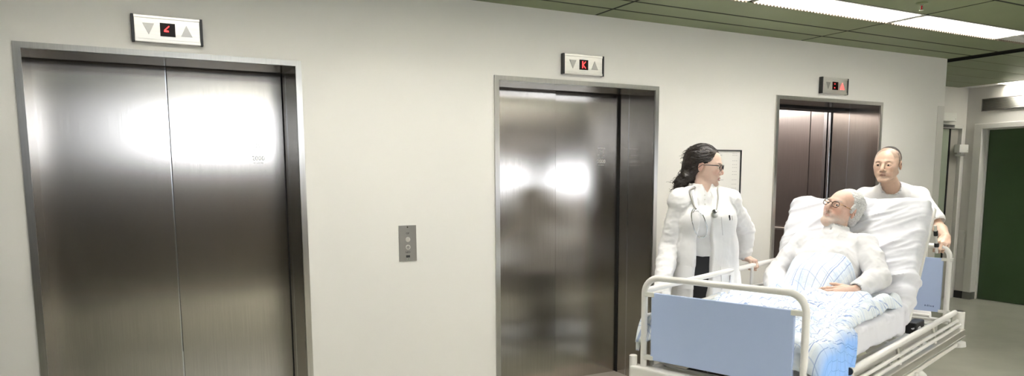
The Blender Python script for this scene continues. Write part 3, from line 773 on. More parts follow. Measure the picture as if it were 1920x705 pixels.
# ---- mattress with its white sheet: flat seat and raised backrest, one bent body
MT['sheet'] = cloth_mat('white_bed_sheet', (.77, .77, .81), .85)
th = math.radians(60); tHin, zT = 1.40, .742
def profile(s):
    "centre-top line of the mattress: arc length s -> (t, z, normal)"
    R = .12; L1 = tHin-.06
    if s < L1: return .05+s, zT, (0., 1.)
    s -= L1; arcL = R*th
    if s < arcL:
        a = s/R; return .05+L1+R*math.sin(a), zT+R*(1-math.cos(a)), (-math.sin(a), math.cos(a))
    s -= arcL; t0 = .05+L1+R*math.sin(th); z0 = zT+R*(1-math.cos(th))
    return t0+s*math.cos(th), z0+s*math.sin(th), (-math.sin(th), math.cos(th))
STOT = (tHin-.06)+.12*th+.665
def mattress():
    n1, n2 = 300, 120; thick = .145; rr = .022
    # closed cross-section ring around (across, normal) plane
    hw = BW/2+.006; ring = []
    def seg(p, q, n): return [(p[0]+(q[0]-p[0])*i/n, p[1]+(q[1]-p[1])*i/n) for i in range(n)]
    c = [(hw-rr, -rr), (hw-rr, -thick+rr), (-hw+rr, -thick+rr), (-hw+rr, -rr)]
    ring += seg((-hw+rr, 0), (hw-rr, 0), 130)
    ring += [(c[0][0]+rr*math.sin(a), c[0][1]+rr*math.cos(a)) for a in np.linspace(0, PI/2, 5)[:-1]]
    ring += seg((hw, -rr), (hw, -thick+rr), 14)
    ring += [(c[1][0]+rr*math.cos(a), c[1][1]-rr*math.sin(a)) for a in np.linspace(0, PI/2, 5)[:-1]]
    ring += seg((hw-rr, -thick), (-hw+rr, -thick), 12)
    ring += [(c[2][0]-rr*math.sin(a), c[2][1]-rr*math.cos(a)) for a in np.linspace(0, PI/2, 5)[:-1]]
    ring += seg((-hw, -thick+rr), (-hw, -rr), 8)
    ring += [(c[3][0]-rr*math.cos(a), c[3][1]+rr*math.sin(a)) for a in np.linspace(0, PI/2, 5)[:-1]]
    ring = np.array(ring); nr = len(ring); V = []; UV = []
    for i in range(n1+1):
        s = STOT*i/n1; t, z, (nt, nz) = profile(s)
        e = 1.
        ed = min(s, STOT-s)
        sc = 1-(1-math.sqrt(max(0, 1-(1-min(ed, rr)/rr)**2)))*.12 if ed < rr else 1
        dn = -(rr-math.sqrt(max(0, rr*rr-(rr-ed)**2))) if ed < rr else 0
        mid_o = -BW/2
        for a, b in ring:
            b2 = b*1.0
            if ed < rr: b2 = -thick/2+(b+thick/2)*(1-(rr-ed)/rr*.35)
            V.append(B(t+nt*b2, mid_o+a*sc, z+nz*b2)); UV.append((s, a, b))
    V = np.array(V); UV = np.array(UV)
    F = [(i*nr+k, i*nr+(k+1) % nr, (i+1)*nr+(k+1) % nr, (i+1)*nr+k) for i in range(n1) for k in range(nr)]
    # normals then wrinkles
    Fa = np.array(F); N = vnormals(V, Fa)
    if (N[30]@A_(0, 0, 1)) < 0: N = -N; F = [f[::-1] for f in F]
    s, a, b = UV.T
    top = (b > -.03); sh = s-(tHin+.06)           # along the backrest from its foot
    q = np.stack([s*3.2+a*3.0, a*1.6-s*1.2, b*2], 1)
    cr_ = lambda q, sd: np.clip(ridged(q, sd, 2), 0, 1)**1.6
    d = .020*cr_(np.stack([(s*1.0-a*.75)*6.5, (a+s*.8)*1.3, b*0], 1), 5)*np.clip(sh*3+.2, 0, 1)*top
    d += .010*cr_(np.stack([(s-a*.35)*15, (a+s*.3)*3, b*0], 1), 7)*top
    d += .006*fbm(np.stack([s*9, a*9, b*9], 1), 9, 3)*top
    # fan of hard creases where the backrest meets the seat on the near side
    near = np.clip((a+.05)/.3, 0, 1); j = np.exp(-((s-(tHin+.12))/.22)**2)
    d += .040*near*j*cr_(np.stack([s*11-a*3.0, a*1.2, b*3], 1), 21)
    # sides: vertical drape creases
    side = (a > BW/2-.03)
    d += np.where(side, .008*ridged(np.stack([s*11+b*6, b*1.0, a*0], 1), 33, 2), 0)
    V = V+N*d[:, None]
    V2 = list(V); F = list(F)
    F.append(tuple(range(nr))[::-1]); F.append(tuple(n1*nr+k for k in range(nr)))
    o = mesh_obj('mattress', V2, F, MT['sheet'], bed, True)
    o.data.set_sharp_from_angle(angle=math.radians(50))
    return o
mat_o = mattress()
# hem of the sheet tucked behind the raised backrest corner (right side)
m = MB()
m.tube([B(1.62, .012, .60), B(1.70, .018, .585), B(1.78, .0, .60)], [.01, .022, .008], 10)
m.build('tucked_sheet_corner', MT['sheet'], bed, True)
# backrest support frame and black hand controls beside it
m = MB(); P0 = B(1.56, .02, .62); P1 = B(2.08, .02, 1.22)
m.tube([B(1.68, -.03, .62), B(2.10, -.03, 1.30)], .013, 12); m.tube([B(1.68, -BW+.03, .62), B(2.10, -BW+.03, 1.30)], .013, 12)
m.tube([B(2.10, -BW+.03, 1.30), B(2.10, -.03, 1.30)], .013, 12)
m.build('backrest_frame', MT['white_tube'], bed, True)
m = MB(); m.tube([B(2.04, -.005, 1.20), B(2.10, .0, 1.02)], .009, 10); m.build('release_lever', MT['white_tube'], bed, True)
m = MB(); m.tube([B(2.05, -.003, 1.165), B(2.06, -.002, 1.135)], .013, 10); m.tube([B(2.08, .0, 1.085), B(2.085, .0, 1.06)], .014, 10); m.build_each('lever_grip', MT['black'], bed, True)
# ------------------------------------------------------------------ figures
class Xf:
    "a Body modelled in a local frame (rows of R = local x, y, z axes), scaled by s, placed at c"
    def __init__(s, body, R, c, sc=1., rad=.2): s.b, s.R, s.c, s.s, s.rad = body, np.asarray(R, float), A_(*c), sc, rad
    def box(s): return s.c-s.rad, s.c+s.rad
    def __call__(s, P): return s.b((P-s.c)@s.R.T/s.s)*s.s
def frame(fwd, up=(0, 0, 1)):
    "rows: left, forward, up of a head or torso looking along fwd"
    f = unit(fwd); u = A_(*up); u = unit(u-f*(u@f)); l = np.cross(u, f); return np.stack([l, f, u])
def rot_about(v, axis, a):
    axis = unit(axis); v = np.asarray(v, float)
    return v*math.cos(a)+np.cross(axis, v)*math.sin(a)+axis*(axis@v)*(1-math.cos(a))
HEADS = {}
def head_body(eye=.0042, wide=1., jaw=1., nose=1., brow=1., age=0., mouth_open=0., chin=0., ears=1., cheeks=1., neck_r=None):
    b = Body(); w = wide
    b.add(Ell((0, -.020, .038), (.0735*w, .094, .082)))
    b.add(Ell((0, .018, .030), (.067*w, .070, .070)), .03).add(Ell((0, .022, .004), (.064*w, .055, .050)), .03)
    b.add(Ell((0, .030, -.030), (.058*w, .056, .068)), .025)
    for s in (1, -1):
        b.add(Cap((s*.0475*w*jaw, .006, -.050), (s*.017*jaw, .074, -.098-chin), .0165, .0145), .022)
        b.add(Ell((s*.041*w, .060, -.016), (.020*cheeks, .020, .020)), .028)
    b.add(Ell((0, .079, -.097-chin), (.021*jaw, .016, .0165)), .016)
    b.add(Cap((0, .010, -.066), (0, .055, -.088-chin*.5), .030, .020), .02)
    for s in (1, -1): b.add(Cap((s*.012, .086, .0255), (s*.044*w, .072, .024), .0105*brow, .009*brow), .014)
    for s in (1, -1): b.sub(Ell((s*.033, .094, .006), (.019, .014, .0135)), .012)
    b.add(Cap((0, .087, .016), (0, .109*nose**.3, -.022), .0070, .0105*nose), .012)
    b.add(Ell((0, .1075*nose**.3, -.030), (.0105*nose, .0115, .0095)), .008)
    for s in (1, -1): b.add(Ell((s*.0125*nose, .096, -.034), (.0078, .0105, .0078)), .006)
    for s in (1, -1): b.sub(Ell((s*.0062*nose, .103, -.0425), (.0032, .005, .004)), .002)
    b.add(Cap((-.024, .079, -.054), (.024, .079, -.054), .0105, .0105), .02)
    for s in (1, -1): b.add(Ell((s*.034*w, .036, -.046), (.026, .030, .030)), .03)       # upper-lip mound
    mo = mouth_open
    for s in (1, -1):
        b.add(Cap((0, .0965, -.0590), (s*.0265, .0825, -.0620), .0042, .0026), .005)
        b.add(Cap((0, .0950, -.0695-mo), (s*.0240, .0830, -.0640-mo*.3), .0052, .0026), .005)
    b.sub(Ell((0, .098, -.0642-mo*.5), (.026, .009, .0013+mo*.55)), .002)
    b.sub(Ell((0, .0975, -.081-mo*.5), (.014, .005, .003)), .008)
    for s in (1, -1):   # lids and eye opening
        b.add(Ell((s*.0325, .0765, .005), (.0165, .0150, .0142)), .004)
        b.sub(Ell((s*.0325, .0925, .0035), (.0132, .014, eye)), .0015)
        if age: b.add(Ell((s*.0325, .082, -.010), (.014, .009, .006)), .006)
    if ears:
        for s in (1, -1):
            q = Body(); Re = np.array([[s*.93, -.36, 0], [s*.36, .93, 0], [0, 0, 1.]])
            q.add(Ell((0, 0, 0), (.0075, .0185, .031))).sub(Ell((.0085, .003, .004), (.0062, .0115, .021)), .003).add(Ell((.001, .008, -.006), (.006, .006, .009)), .004)
            Rr = np.stack([unit((s*.90, -.42, 0)), unit((s*.42*1, .90, 0))*1., A_(0, 0, 1)])
            b.add(Xf(q, Rr, (s*.0775*w, -.010, -.004), 1.*ears, .04), .008)
    return b
def eye_mesh(name, c, gaze, r, parent, iris=(.10, .06, .035)):
    g = unit(gaze); u = unit(np.cross(g, (0, 0, 1))); w = np.cross(u, g); V = []; F = []; fm = []
    angs = [0, .12, .22, .40, .52, .8, 1.2, 1.6, 2.1, 2.6, 3.1]; n = 16
    for a in angs:
        for k in range(n): V.append(c+r*(math.cos(a)*g+math.sin(a)*(math.cos(2*PI*k/n)*u+math.sin(2*PI*k/n)*w))*(1.03 if a < .45 else 1))
    for i in range(len(angs)-1):
        for k in range(n):
            F.append((i*n+k, i*n+(k+1) % n, (i+1)*n+(k+1) % n, (i+1)*n+k)); fm.append(2 if i < 2 else 1 if i < 4 else 0)
    key = 'iris%s' % (iris,)
    if key not in MT: MT[key] = mat('iris', iris, .15)
    if 'sclera' not in MT: MT['sclera'] = mat('sclera', (.72, .68, .65), .25); MT['pupil'] = mat('pupil', (.006, .005, .005), .1)
    return mesh_obj(name, V, F, None, parent, True, mats=[MT['sclera'], MT[key], MT['pupil']], fmat=fm)
def hand_prims(b, wrist, X, Z, side, curl, sc=1., thumb=(.5, .3), spread=.10, k=.006):
    """palm and five separate fingers. X towards the fingertips, Z the back of the hand,
    side=+1 thumb on +Y (= Z x X), curl = per-finger (knuckle, middle, tip) bend in radians"""
    X = unit(X); Z = unit(A_(*Z)-X*(A_(*Z)@X)); Y = np.cross(Z, X)*side; w = A_(*wrist)
    L = lambda x, y, z: w+sc*(X*x+Y*y+Z*z)
    R = np.stack([X, Y, Z])
    b.add(Ell(L(.048, .002, 0), (.054*sc, .037*sc, .0145*sc), R), .012)
    b.add(Cap(L(.010, 0, 0), L(.040, 0, 0), .023*sc, .020*sc), .02)
    b.add(Cap(L(.055, .026, -.001), L(.083, .029, -.001), .0125*sc, .0105*sc), .008)
    b.add(Cap(L(.050, -.022, -.001), L(.076, -.027, -.002), .0125*sc, .0100*sc), .008)
    b.add(Cap(L(.055, 0, 0), L(.088, .003, .001), .0130*sc, .0105*sc), .010)
    base = [(.086, .0290, .0), (.091, .0095, .0015), (.087, -.0095, .0005), (.078, -.0275, -.002)]
    ln = [(.040, .024, .019), (.045, .028, .020), (.041, .026, .019), (.032, .019, .017)]
    rd = [.0088, .0090, .0086, .0077]; joints = []
    for i in range(4):
        p = L(*base[i]); a0 = (1.5-i)*spread; d = X*math.cos(a0)+Y*math.sin(a0); ax = unit(np.cross(d, Z)); a = 0; pts = [p]
        c = curl[i] if hasattr(curl[0], '__len__') else curl
        for j in range(3):
            a += c[j]; dd = rot_about(d, ax, -a); q = p+dd*ln[i][j]*sc
            b.add(Cap(p, q, rd[i]*sc*(1-.07*j), rd[i]*sc*(1-.07*(j+1))), .0022 if j else .005)
            b.add(Ell(p, [rd[i]*sc*1.10]*3), .003); p = q; pts.append(q)
        joints.append(pts)
    # thumb leaves the side of the palm near its base
    t0 = L(.022, .026, -.006); open_, drop = thumb
    d = unit(X*math.cos(open_)+Y*math.sin(open_)-Z*drop); t1 = t0+d*.040*sc
    d2 = unit(d+X*.25-Z*drop*.3-Y*.12); t2 = t1+d2*.032*sc; d3 = unit(d2+X*.25-Y*.15); t3 = t2+d3*.025*sc
    b.add(Cap(t0, t1, .0150*sc, .0115*sc), .010); b.add(Cap(t1, t2, .0108*sc, .0095*sc), .003); b.add(Cap(t2, t3, .0096*sc, .0078*sc), .003)
    return joints
def limb(b, a, m, c, ra, rm, rc, k=.02, bulge=1.06):
    a, m, c = A_(*a), A_(*m), A_(*c)
    b.add(Cap(a, a+(m-a)*.45, ra, (ra*.55+rm*.45)*bulge), k).add(Cap(a+(m-a)*.45, m, (ra*.55+rm*.45)*bulge, rm), k)
    b.add(Cap(m, m+(c-m)*.35, rm, rm*bulge), k).add(Cap(m+(c-m)*.35, c, rm*bulge, rc), k)
def figure(J, lat, fl, r, head, hR, hc, hs, hands, skin_k=.02):
    """one continuous body. J joints; lat the torso's left axis; fl depth/width of the trunk;
    r radii; head Body in frame hR at hc; hands list of argument tuples for hand_prims"""
    b = Body()
    b.add(ECap(J['pelvis'], J['waist'], r['hip'], r['waist'], lat, fl), .04)
    b.add(ECap(J['waist'], J['chest'], r['waist'], r['chest'], lat, fl), .04)
    b.add(ECap(J['chest'], J['upper'], r['chest'], r['upper'], lat, fl*.92), .04)
    for s in 'lr':
        b.add(Cap(J['upper'], J['sh_'+s], .055, .050), .05)
        limb(b, J['sh_'+s], J['el_'+s], J['wr_'+s], r['arm'], r['elbow'], r['wrist'], .015)
        if 'hip_'+s in J:
            limb(b, J['hip_'+s], J['kn_'+s], J['an_'+s], r['thigh'], r['knee'], r['ankle'], .03)
            b.add(Cap(J['an_'+s], J['toe_'+s], r['ankle'], .028), .02)
    b.add(Cap(J['upper'], J['neck'], r['neck']*1.1, r['neck']), .05)
    hk = hc-hs*(hR[1]*.018+hR[2]*.055)
    b.add(Cap(J['neck'], hk, r['neck'], r['neck']*.95), .03)
    b.add(Xf(head, hR, hc, hs, .19), .018)
    for h in hands: hand_prims(b, *h)
    return b
def refine(v, F, fn, spots, it=2):
    "subdivide the quads near the spots and pull them back on the surface"
    bm = bmesh.new(); vs = [bm.verts.new(p) for p in v]
    for f in F:
        try: bm.faces.new([vs[i] for i in f])
        except ValueError: pass
    for c, rad, n in spots:
        for _ in range(n):
            c_ = Vector(c); E = [e for e in bm.edges if ((e.verts[0].co+e.verts[1].co)/2-c_).length < rad]
            bmesh.ops.subdivide_edges(bm, edges=E, cuts=1, use_grid_fill=True)
    bm.verts.index_update(); P = np.array([q.co[:] for q in bm.verts]); FF = [[q.index for q in f.verts] for f in bm.faces]; bm.free()
    near = np.zeros(len(P), bool)
    for c, rad, n in spots: near |= np.linalg.norm(P-A_(*c), axis=1) < rad*1.2
    Q = P[near]; e = .001
    for _ in range(it):
        d0 = fn(Q); g = np.stack([fn(Q+np.eye(3)[i]*e)-d0 for i in range(3)], 1)/e
        Q = Q-g*(np.clip(d0, -.006, .006)/np.maximum((g**2).sum(1), .25))[:, None]*.85
    P[near] = Q
    return P, FF
SKINS = {}
def body_obj(name, b, h, spots, parent, m, tint):
    lo, hi = b.bounds(); v, F = surfnet_sparse(b, lo, hi, h)
    v, F = refine(v, F, b, spots)
    o = mesh_obj(name, v, F, m, parent, True)
    c = tint(v); at_ = o.data.color_attributes.new('tint', 'FLOAT_COLOR', 'POINT')
    at_.data.foreach_set('color', np.concatenate([c, np.ones((len(c), 1))], 1).astype(np.float32).ravel())
    return o
def surfnet_sparse(fn, lo, hi, h):
    "surface nets that only evaluate fine cells near the surface"
    lo = np.asarray(lo, float); hi = np.asarray(hi, float); q = 4; H = h*q
    n = np.ceil((hi-lo)/H).astype(int)+1
    g = np.stack(np.meshgrid(*[lo[i]+H*(np.arange(n[i])+.5) for i in range(3)], indexing='ij'), -1).reshape(-1, 3)
    d = np.concatenate([fn(g[i:i+200000]) for i in range(0, len(g), 200000)]).reshape(n)
    near = np.abs(d) < H*1.9
    def f2(P):
        ix = np.clip(((P-lo)/H).astype(int), 0, n-1); m = near[ix[:, 0], ix[:, 1], ix[:, 2]]
        out = d[ix[:, 0], ix[:, 1], ix[:, 2]].copy()
        if m.any(): out[m] = fn(P[m])
        return out
    return surfnet(f2, lo, lo+H*n-h*.5, h)
def hair_shell(hl, hR, hc, hs, name, m, parent, h=.0042, amp=.003, fr=40, extra=None):
    hb = Body(); hb.add(Xf(hl, hR, hc, hs, .2), .01)
    return sdf_obj(name, hb, h, m, parent, lambda v, n: amp*ridged((v-hc)@hR.T*np.array([fr*.5, fr*.35, fr]), 4, 3))
def face_tint(base, hR, hc, hs, lip=(.50, .20, .17), flush=(.62, .33, .25), brow=None, stubble=None, hairline=None, amt=1.):
    def fn(v):
        c = np.tile(np.array(base, float), (len(v), 1)); p = (v-hc)@hR.T/hs
        near = np.linalg.norm(p, axis=1) < .2
        def blend(w, col): c[:] = c*(1-w[:, None])+np.array(col)*w[:, None]
        def g(cx, cy, cz, rx, ry, rz, pw=2.):
            e = ((np.abs(p[:, 0])-cx)/rx)**2+((p[:, 1]-cy)/ry)**2+((p[:, 2]-cz)/rz)**2
            return np.clip(1.6-e, 0, 1)*near
        blend(g(.040, .075, -.028, .026, .03, .020)*.35*amt, flush); blend(g(0, .11, -.028, .013, .012, .012)*.4*amt, flush)
        blend(g(.078, -.01, 0, .015, .03, .035)*.45*amt, flush)
        if stubble is not None:
            w = np.clip((-.045-p[:, 2])/.02, 0, 1)*np.clip((p[:, 1]+.01)/.03, 0, 1)*near*(p[:, 2] > -.135)
            w2 = g(0, .10, -.050, .024, .02, .007); n = .6+.4*vnoise(v*260, 3)
            blend(np.clip(np.maximum(w, w2)*n, 0, 1)*.75, stubble)
        blend(g(0, .094, -.0650, .020, .018, .0068)*.75, lip)
        if brow is not None:
            w = g(.030, .082, .0265+.0, .0155, .02, .0030); blend(w*(.7+.3*vnoise(v*500, 8))*.85, brow)
        if hairline is not None:
            w = hairline(p)*near; blend(w*np.clip(.75+.35*vnoise(v*700, 2), 0, 1), (.03, .026, .024))
        return c
    return fn
MT['skin_f'] = tint_mat('skin_doctor', .46, Subsurface_Weight=.08, Subsurface_Scale=.01)
MT['skin_m'] = tint_mat('skin_nurse', .42, Subsurface_Weight=.08, Subsurface_Scale=.01)
MT['skin_o'] = tint_mat('skin_patient', .46, Subsurface_Weight=.08, Subsurface_Scale=.01)
for k_ in ('skin_f', 'skin_m', 'skin_o'): MT[k_].node_tree.nodes['Principled BSDF'].inputs['Subsurface Radius'].default_value = (1, .35, .2)
MT['coat'] = cloth_mat('white_coat_cotton', (.80, .785, .775), .8)
MT['tunic'] = cloth_mat('white_tunic_cotton', (.78, .77, .76), .8)
MT['shirt'] = cloth_mat('white_shirt', (.70, .69, .695), .8)
MT['tee'] = cloth_mat('white_tee', (.80, .78, .78), .8)
MT['trouser'] = cloth_mat('black_trousers', (.012, .012, .014), .75)
MT['hair_dark'] = noise_mat('dark_brown_hair', (.006, .004, .0035), (.032, .021, .015), 160, .38, bump=.5, bscale=420, coords='Object')
MT['hair_white'] = noise_mat('white_hair', (.50, .49, .47), (.74, .73, .71), 120, .6, bump=.5, bscale=400)
MT['hair_buzz'] = noise_mat('cropped_hair', (.022, .018, .016), (.06, .05, .045), 900, .8, bump=.4, bscale=900)
cam_right = A_(cr[0], cr[1], 0); cam_right = unit(cam_right)
def toward_cam(p): return unit(A_(EYE[0]-p[0], EYE[1]-p[1], 0))
def glasses(name, hR, hc, hs, m, label, lens_m, hw=.0235, hh=.017, yoff=.101, zc=.004, rw=.0019, square=.5, temple_m=None):
    t = thing(name, tuple(hc), label, 'glasses')
    G = lambda x, y, z: hc+hs*(hR[0]*x+hR[1]*y+hR[2]*z)
    fr = MB()
    for s in (1, -1):
        P = []
        for k in range(28):
            a = 2*PI*k/28; cx = math.copysign(abs(math.cos(a))**(1-square*.5), math.cos(a)); cz = math.copysign(abs(math.sin(a))**(1-square*.5), math.sin(a))
            x = .0335+hw*cx; P.append(G(s*x, yoff-.10*max(0, x-.02)**1.3*3.2, zc+hh*cz))
        fr.tube(P, rw*hs*1.15, 8, closed=True)
        ln = MB(); c = np.mean(P, axis=0); ln.add([c]+P, [(0, i+1, (i+1) % 28+1) for i in range(28)]); ln.build('lens', lens_m, t, True)
    fr.tube([G(-.0115, yoff-.001, zc+.005), G(0, yoff+.002, zc+.008), G(.0115, yoff-.001, zc+.005)], rw*hs*1.2, 8)
    fr.build('rims', m, t, True)
    for s in (1, -1):
        x = .0335+hw
        MB().tube([G(s*x, yoff-.012, zc+.008), G(s*(x+.010), yoff-.018, zc+.009), G(s*(.079), .04, zc+.006), G(s*.081, -.002, zc+.004), G(s*.080, -.022, zc-.016)], [rw*hs*1.6, rw*hs*1.6, rw*hs*1.3, rw*hs*1.2, rw*hs], 8).build('temple', temple_m or m, t, True)
    return t
MT['lens'] = mat('spectacle_lens', (1, 1, 1), .02, Transmission_Weight=1., IOR=1.05)
MT['lens'].node_tree.nodes['Principled BSDF'].inputs['Alpha'].default_value = .25
# ------------------------------------------------------------------ the doctor
def person(loc, label): return thing('person', tuple(loc), label, 'person')
def build_doctor():
    K = 4.45
    J = {}
    J['neck'] = at(1319, 352, 4.46); J['upper'] = at(1319, 380, 4.48); J['chest'] = at(1322, 412, 4.47)
    J['waist'] = at(1325, 462, 4.50); J['pelvis'] = at(1327, 520, 4.56)
    J['sh_r'] = at(1276, 378, 4.44); J['sh_l'] = at(1366, 378, 4.50)
    J['el_r'] = at(1254, 462, 4.50); J['wr_r'] = at(1239, 556, 4.30)
    J['el_l'] = at(1398, 430, 4.70); J['wr_l'] = at(1408, 486, 4.60)
    lat = unit(J['sh_l']-J['sh_r']); lat[2] = 0; lat = unit(lat); fwd = unit(np.cross(lat, (0, 0, 1)))
    if fwd@toward_cam(J['chest']) < 0: fwd = -fwd
    pel = J['pelvis']
    for s, q in (('r', -1), ('l', 1)):
        J['hip_'+s] = pel+lat*q*.085-A_(0, 0, .05); J['kn_'+s] = A_(*(pel[:2]+lat[:2]*q*.095+fwd[:2]*.02), .47)
        J['an_'+s] = A_(*(pel[:2]+lat[:2]*q*.10-fwd[:2]*.02), .085); J['toe_'+s] = A_(*(J['an_'+s][:2]+fwd[:2]*.15+lat[:2]*q*.02), .035)
    r = dict(hip=.165, waist=.130, chest=.140, upper=.105, arm=.042, elbow=.036, wrist=.024, thigh=.078, knee=.052, ankle=.034, neck=.045)
    hc = at(1322, 312, 4.46); hs = 1.03
    tc = toward_cam(hc); face = unit(cam_right*.93+tc*.42-A_(0, 0, .12))
    hR = frame(face, A_(0, 0, 1)+cam_right*.03)
    HEADS['doctor'] = (hR, hc)
    head = head_body(wide=.93, jaw=.88, nose=.88, brow=.75, mouth_open=.0025, chin=-.003, cheeks=1.05)
    wl = J['wr_l']
    # left hand closes over the bed rail from the wall side, fingers coming over towards the camera
    railp = B(1.285, oL, .948)
    hd = unit(-bd*.15+bn*.90-A_(0, 0, .25))
    palm = railp-bn*.062+A_(0, 0, .030)-hd*.0
    J['wr_l'] = palm-hd*.020+A_(0, 0, .012)
    hands = [(J['wr_l'], hd, unit(A_(0, 0, 1)+bn*.35), 1, [(.95, 1.15, .6), (1.0, 1.15, .6), (1.0, 1.15, .6), (1.05, 1.15, .6)], .95, (.35, .75), .03),
             (J['wr_r'], A_(0, 0, -1)+fwd*.15, -lat, 1, (.25, .35, .2), .95, (.4, .2), .05)]
    b = figure(J, lat, .66, r, head, hR, hc, hs, hands)
    root = person((pel[0], pel[1], 0), 'doctor in open white coat and black trousers, dark ponytail, hand on bed rail')
    skin = (.67, .475, .38)
    ft = face_tint(skin, hR, hc, hs, lip=(.42, .13, .12), brow=(.03, .018, .012), flush=(.60, .27, .20))
    body_obj('body', b, .0052, [(hc+hR[1]*hs*.06, .105, 1), (hc+hR[1]*hs*.085+hR[2]*0, .06, 1), (J['wr_l']+hd*.08, .085, 1)], root, MT['skin_f'], ft)
    for s in (1, -1):
        eye_mesh('eye', hc+hs*(hR[0]*s*.0325+hR[1]*.0775+hR[2]*.004), face+hR[0]*.02, .0133*hs, root, (.045, .022, .012))
    # hair swept back in a curly ponytail
    hb = Body()
    loc = lambda x, y, z: hc+hs*(hR[0]*x+hR[1]*y+hR[2]*z)
    hl = Body()
    hl.add(Ell((0, -.026, .044), (.084, .104, .090)))
    hl.add(Ell((0, -.075, -.010), (.066, .058, .062)), .03)
    hl.add(Ell((.0, -.09, -.045), (.045, .040, .045)), .03).add(Ell((0, -.062, -.070), (.050, .030, .040)), .02)
    hl.sub(Ell((0, .100, -.032), (.086, .078, .112)), .006)      # the face stays free
    for s in (1, -1):
        hl.sub(Ell((s*.088, .012, -.032), (.030, .042, .058)), .006)
        hl.sub(Ell((s*.085, -.018, -.010), (.022, .024, .032)), .004)
    hb.add(Xf(hl, hR, hc, hs, .2), .01)
    rn = random.Random(11)
    tail = [loc(.0, -.112, -.048), at(1286, 333, 4.48), at(1277, 343, 4.50), at(1271, 356, 4.52)]
    hb.add(Cap(tail[0], tail[1], .020, .030), .02).add(Cap(tail[1], tail[2], .030, .036), .02).add(Cap(tail[2], tail[3], .036, .026), .02)
    def hd_(v, n):
        p = (v-hc)@hR.T
        a = np.stack([p[:, 0]*18, p[:, 1]*16-p[:, 2]*14, p[:, 2]*42+p[:, 1]*16], 1)
        fr_ = np.clip((.02-p[:, 1])/.10, .25, 1.)
        return .0040*ridged(a*1.5, 4, 3)*fr_+.0045*vnoise(v*60, 6)*fr_
    ho = sdf_obj('hair', hb, .0042, MT['hair_dark'], root, hd_)
    cu_ = MB()
    for i in range(420):       # loose curls
        t = rn.random()
        if i < 300:
            k = rn.random()*2.6; j = int(k); j = min(j, 2); c = tail[j]+(tail[j+1]-tail[j])*(k-j)
            c = c+A_(*[rn.gauss(0, .017) for _ in range(3)]); L_ = rn.uniform(.03, .065); dr = unit(A_(rn.gauss(-.45, .4)*.9, rn.gauss(0, .3), rn.gauss(-.75, .3))); rad = rn.uniform(.005, .010)
        else:
            th_ = rn.uniform(-1.2, 1.2); ph = rn.uniform(-.3, 1.5)
            dd = A_(math.sin(th_)*.084, -.02-math.cos(ph)*.1*math.cos(th_), .044+math.sin(ph)*.09); c = loc(*dd); L_ = rn.uniform(.03, .06); dr = unit(-hR[1]*.9-hR[2]*.5+hR[0]*rn.gauss(0, .3)); rad = rn.uniform(.002, .004)
        u = unit(np.cross(dr, (0.3, .2, 1))); w_ = np.cross(dr, u); ph0 = rn.random()*6; P = []
        nt = rn.uniform(.8, 2.0)
        for q in range(20):
            s_ = q/19; P.append(c+dr*L_*s_+rad*(math.cos(ph0+s_*nt*2*PI)*u+math.sin(ph0+s_*nt*2*PI)*w_)*min(1, .3+s_*2))
        cu_.tube(P, [.0017*(1-.6*q/19) for q in range(20)], 4)
    cu_.build('curls', MT['hair_dark'], ho, True)['kind'] = 'stuff'
    # combed strands running back over the head into the ponytail
    fl_ = MB(); c0_ = A_(0, -.026, .030); e_ = unit(A_(0, -.112, -.048)-c0_); rr_ = np.arange(.05, .16, .0012)
    for i in range(230):
        a_ = rn.uniform(-PI*.62, PI*.62); h_ = rn.uniform(-.25, 1.0)
        s0 = unit(A_(math.sin(a_), max(-.2, math.cos(a_))*.75, h_*1.1)); L_ = rn.uniform(.45, 1.0); st_ = rn.uniform(0, .45); P = []; wv = rn.uniform(0, 6)
        for q in range(13):
            u_ = st_+(L_-st_)*q/12; d_ = unit(s0*(1-u_)+e_*u_+A_(0, 0, .25*math.sin(u_*PI))+A_(math.sin(u_*14+wv)*.035, 0, math.cos(u_*14+wv)*.035))
            p_ = hc+hs*((c0_+rr_[:, None]*d_)@hR); dv = hb(p_); k_ = np.where(dv < 0)[0]
            if len(k_) == 0 or k_[-1] >= len(rr_)-2: continue
            P.append(p_[k_[-1]]+unit(p_[-1]-p_[0])*.0015)
        if len(P) > 4: fl_.tube(P, [.0012+.0012*math.sin(PI*j/(len(P)-1)) for j in range(len(P))], 4)
    fl_.build('combed_strands', MT['hair_dark'], ho, True)['kind'] = 'stuff'
    m_ = MB(); m_.tube([loc(-.02, -.112, -.045), loc(0, -.128, -.050), loc(.02, -.112, -.045)], .006, 8); m_.build('hair_tie', MT['black'], ho, True)
    # tunic with stand collar
    def trunk(g, sc=1., f=.66):
        b = Body()
        b.add(ECap(J['waist'], J['chest'], r['waist']+g, r['chest']+g, lat, f), .05).add(ECap(J['chest'], J['upper'], r['chest']+g, r['upper']+g*.8, lat, f*.95), .05)
        for s in 'lr': b.add(Cap(J['upper'], J['sh_'+s], .06+g*.6, .052+g*.6), .05).add(Cap(J['neck']-A_(0, 0, .035)+lat*(.03 if s == 'l' else -.03), J['sh_'+s], .040, .045), .05)
        return b
    tb = trunk(.012)
    tb.add(ECap(J['pelvis'], J['waist'], r['hip']+.012, r['waist']+.012, lat, .68), .05)
    bust = J['chest']+fwd*.075-A_(0, 0, .005)
    for s in (-1, 1): tb.add(Ell(bust+lat*s*.062, (.062, .050, .065)), .05)
    nk = J['neck']; tb.add(Cap(J['upper']+A_(0, 0, .03), nk+A_(0, 0, .012), .078, .062), .03)
    tb.sub(Cap(nk+A_(0, 0, -.01), nk+A_(0, 0, .10), .052, .060), .004)
    tb.sub(RBox(A_(nk[0], nk[1], nk[2]+.060), (.2, .2, .035), rr=.001), .003)
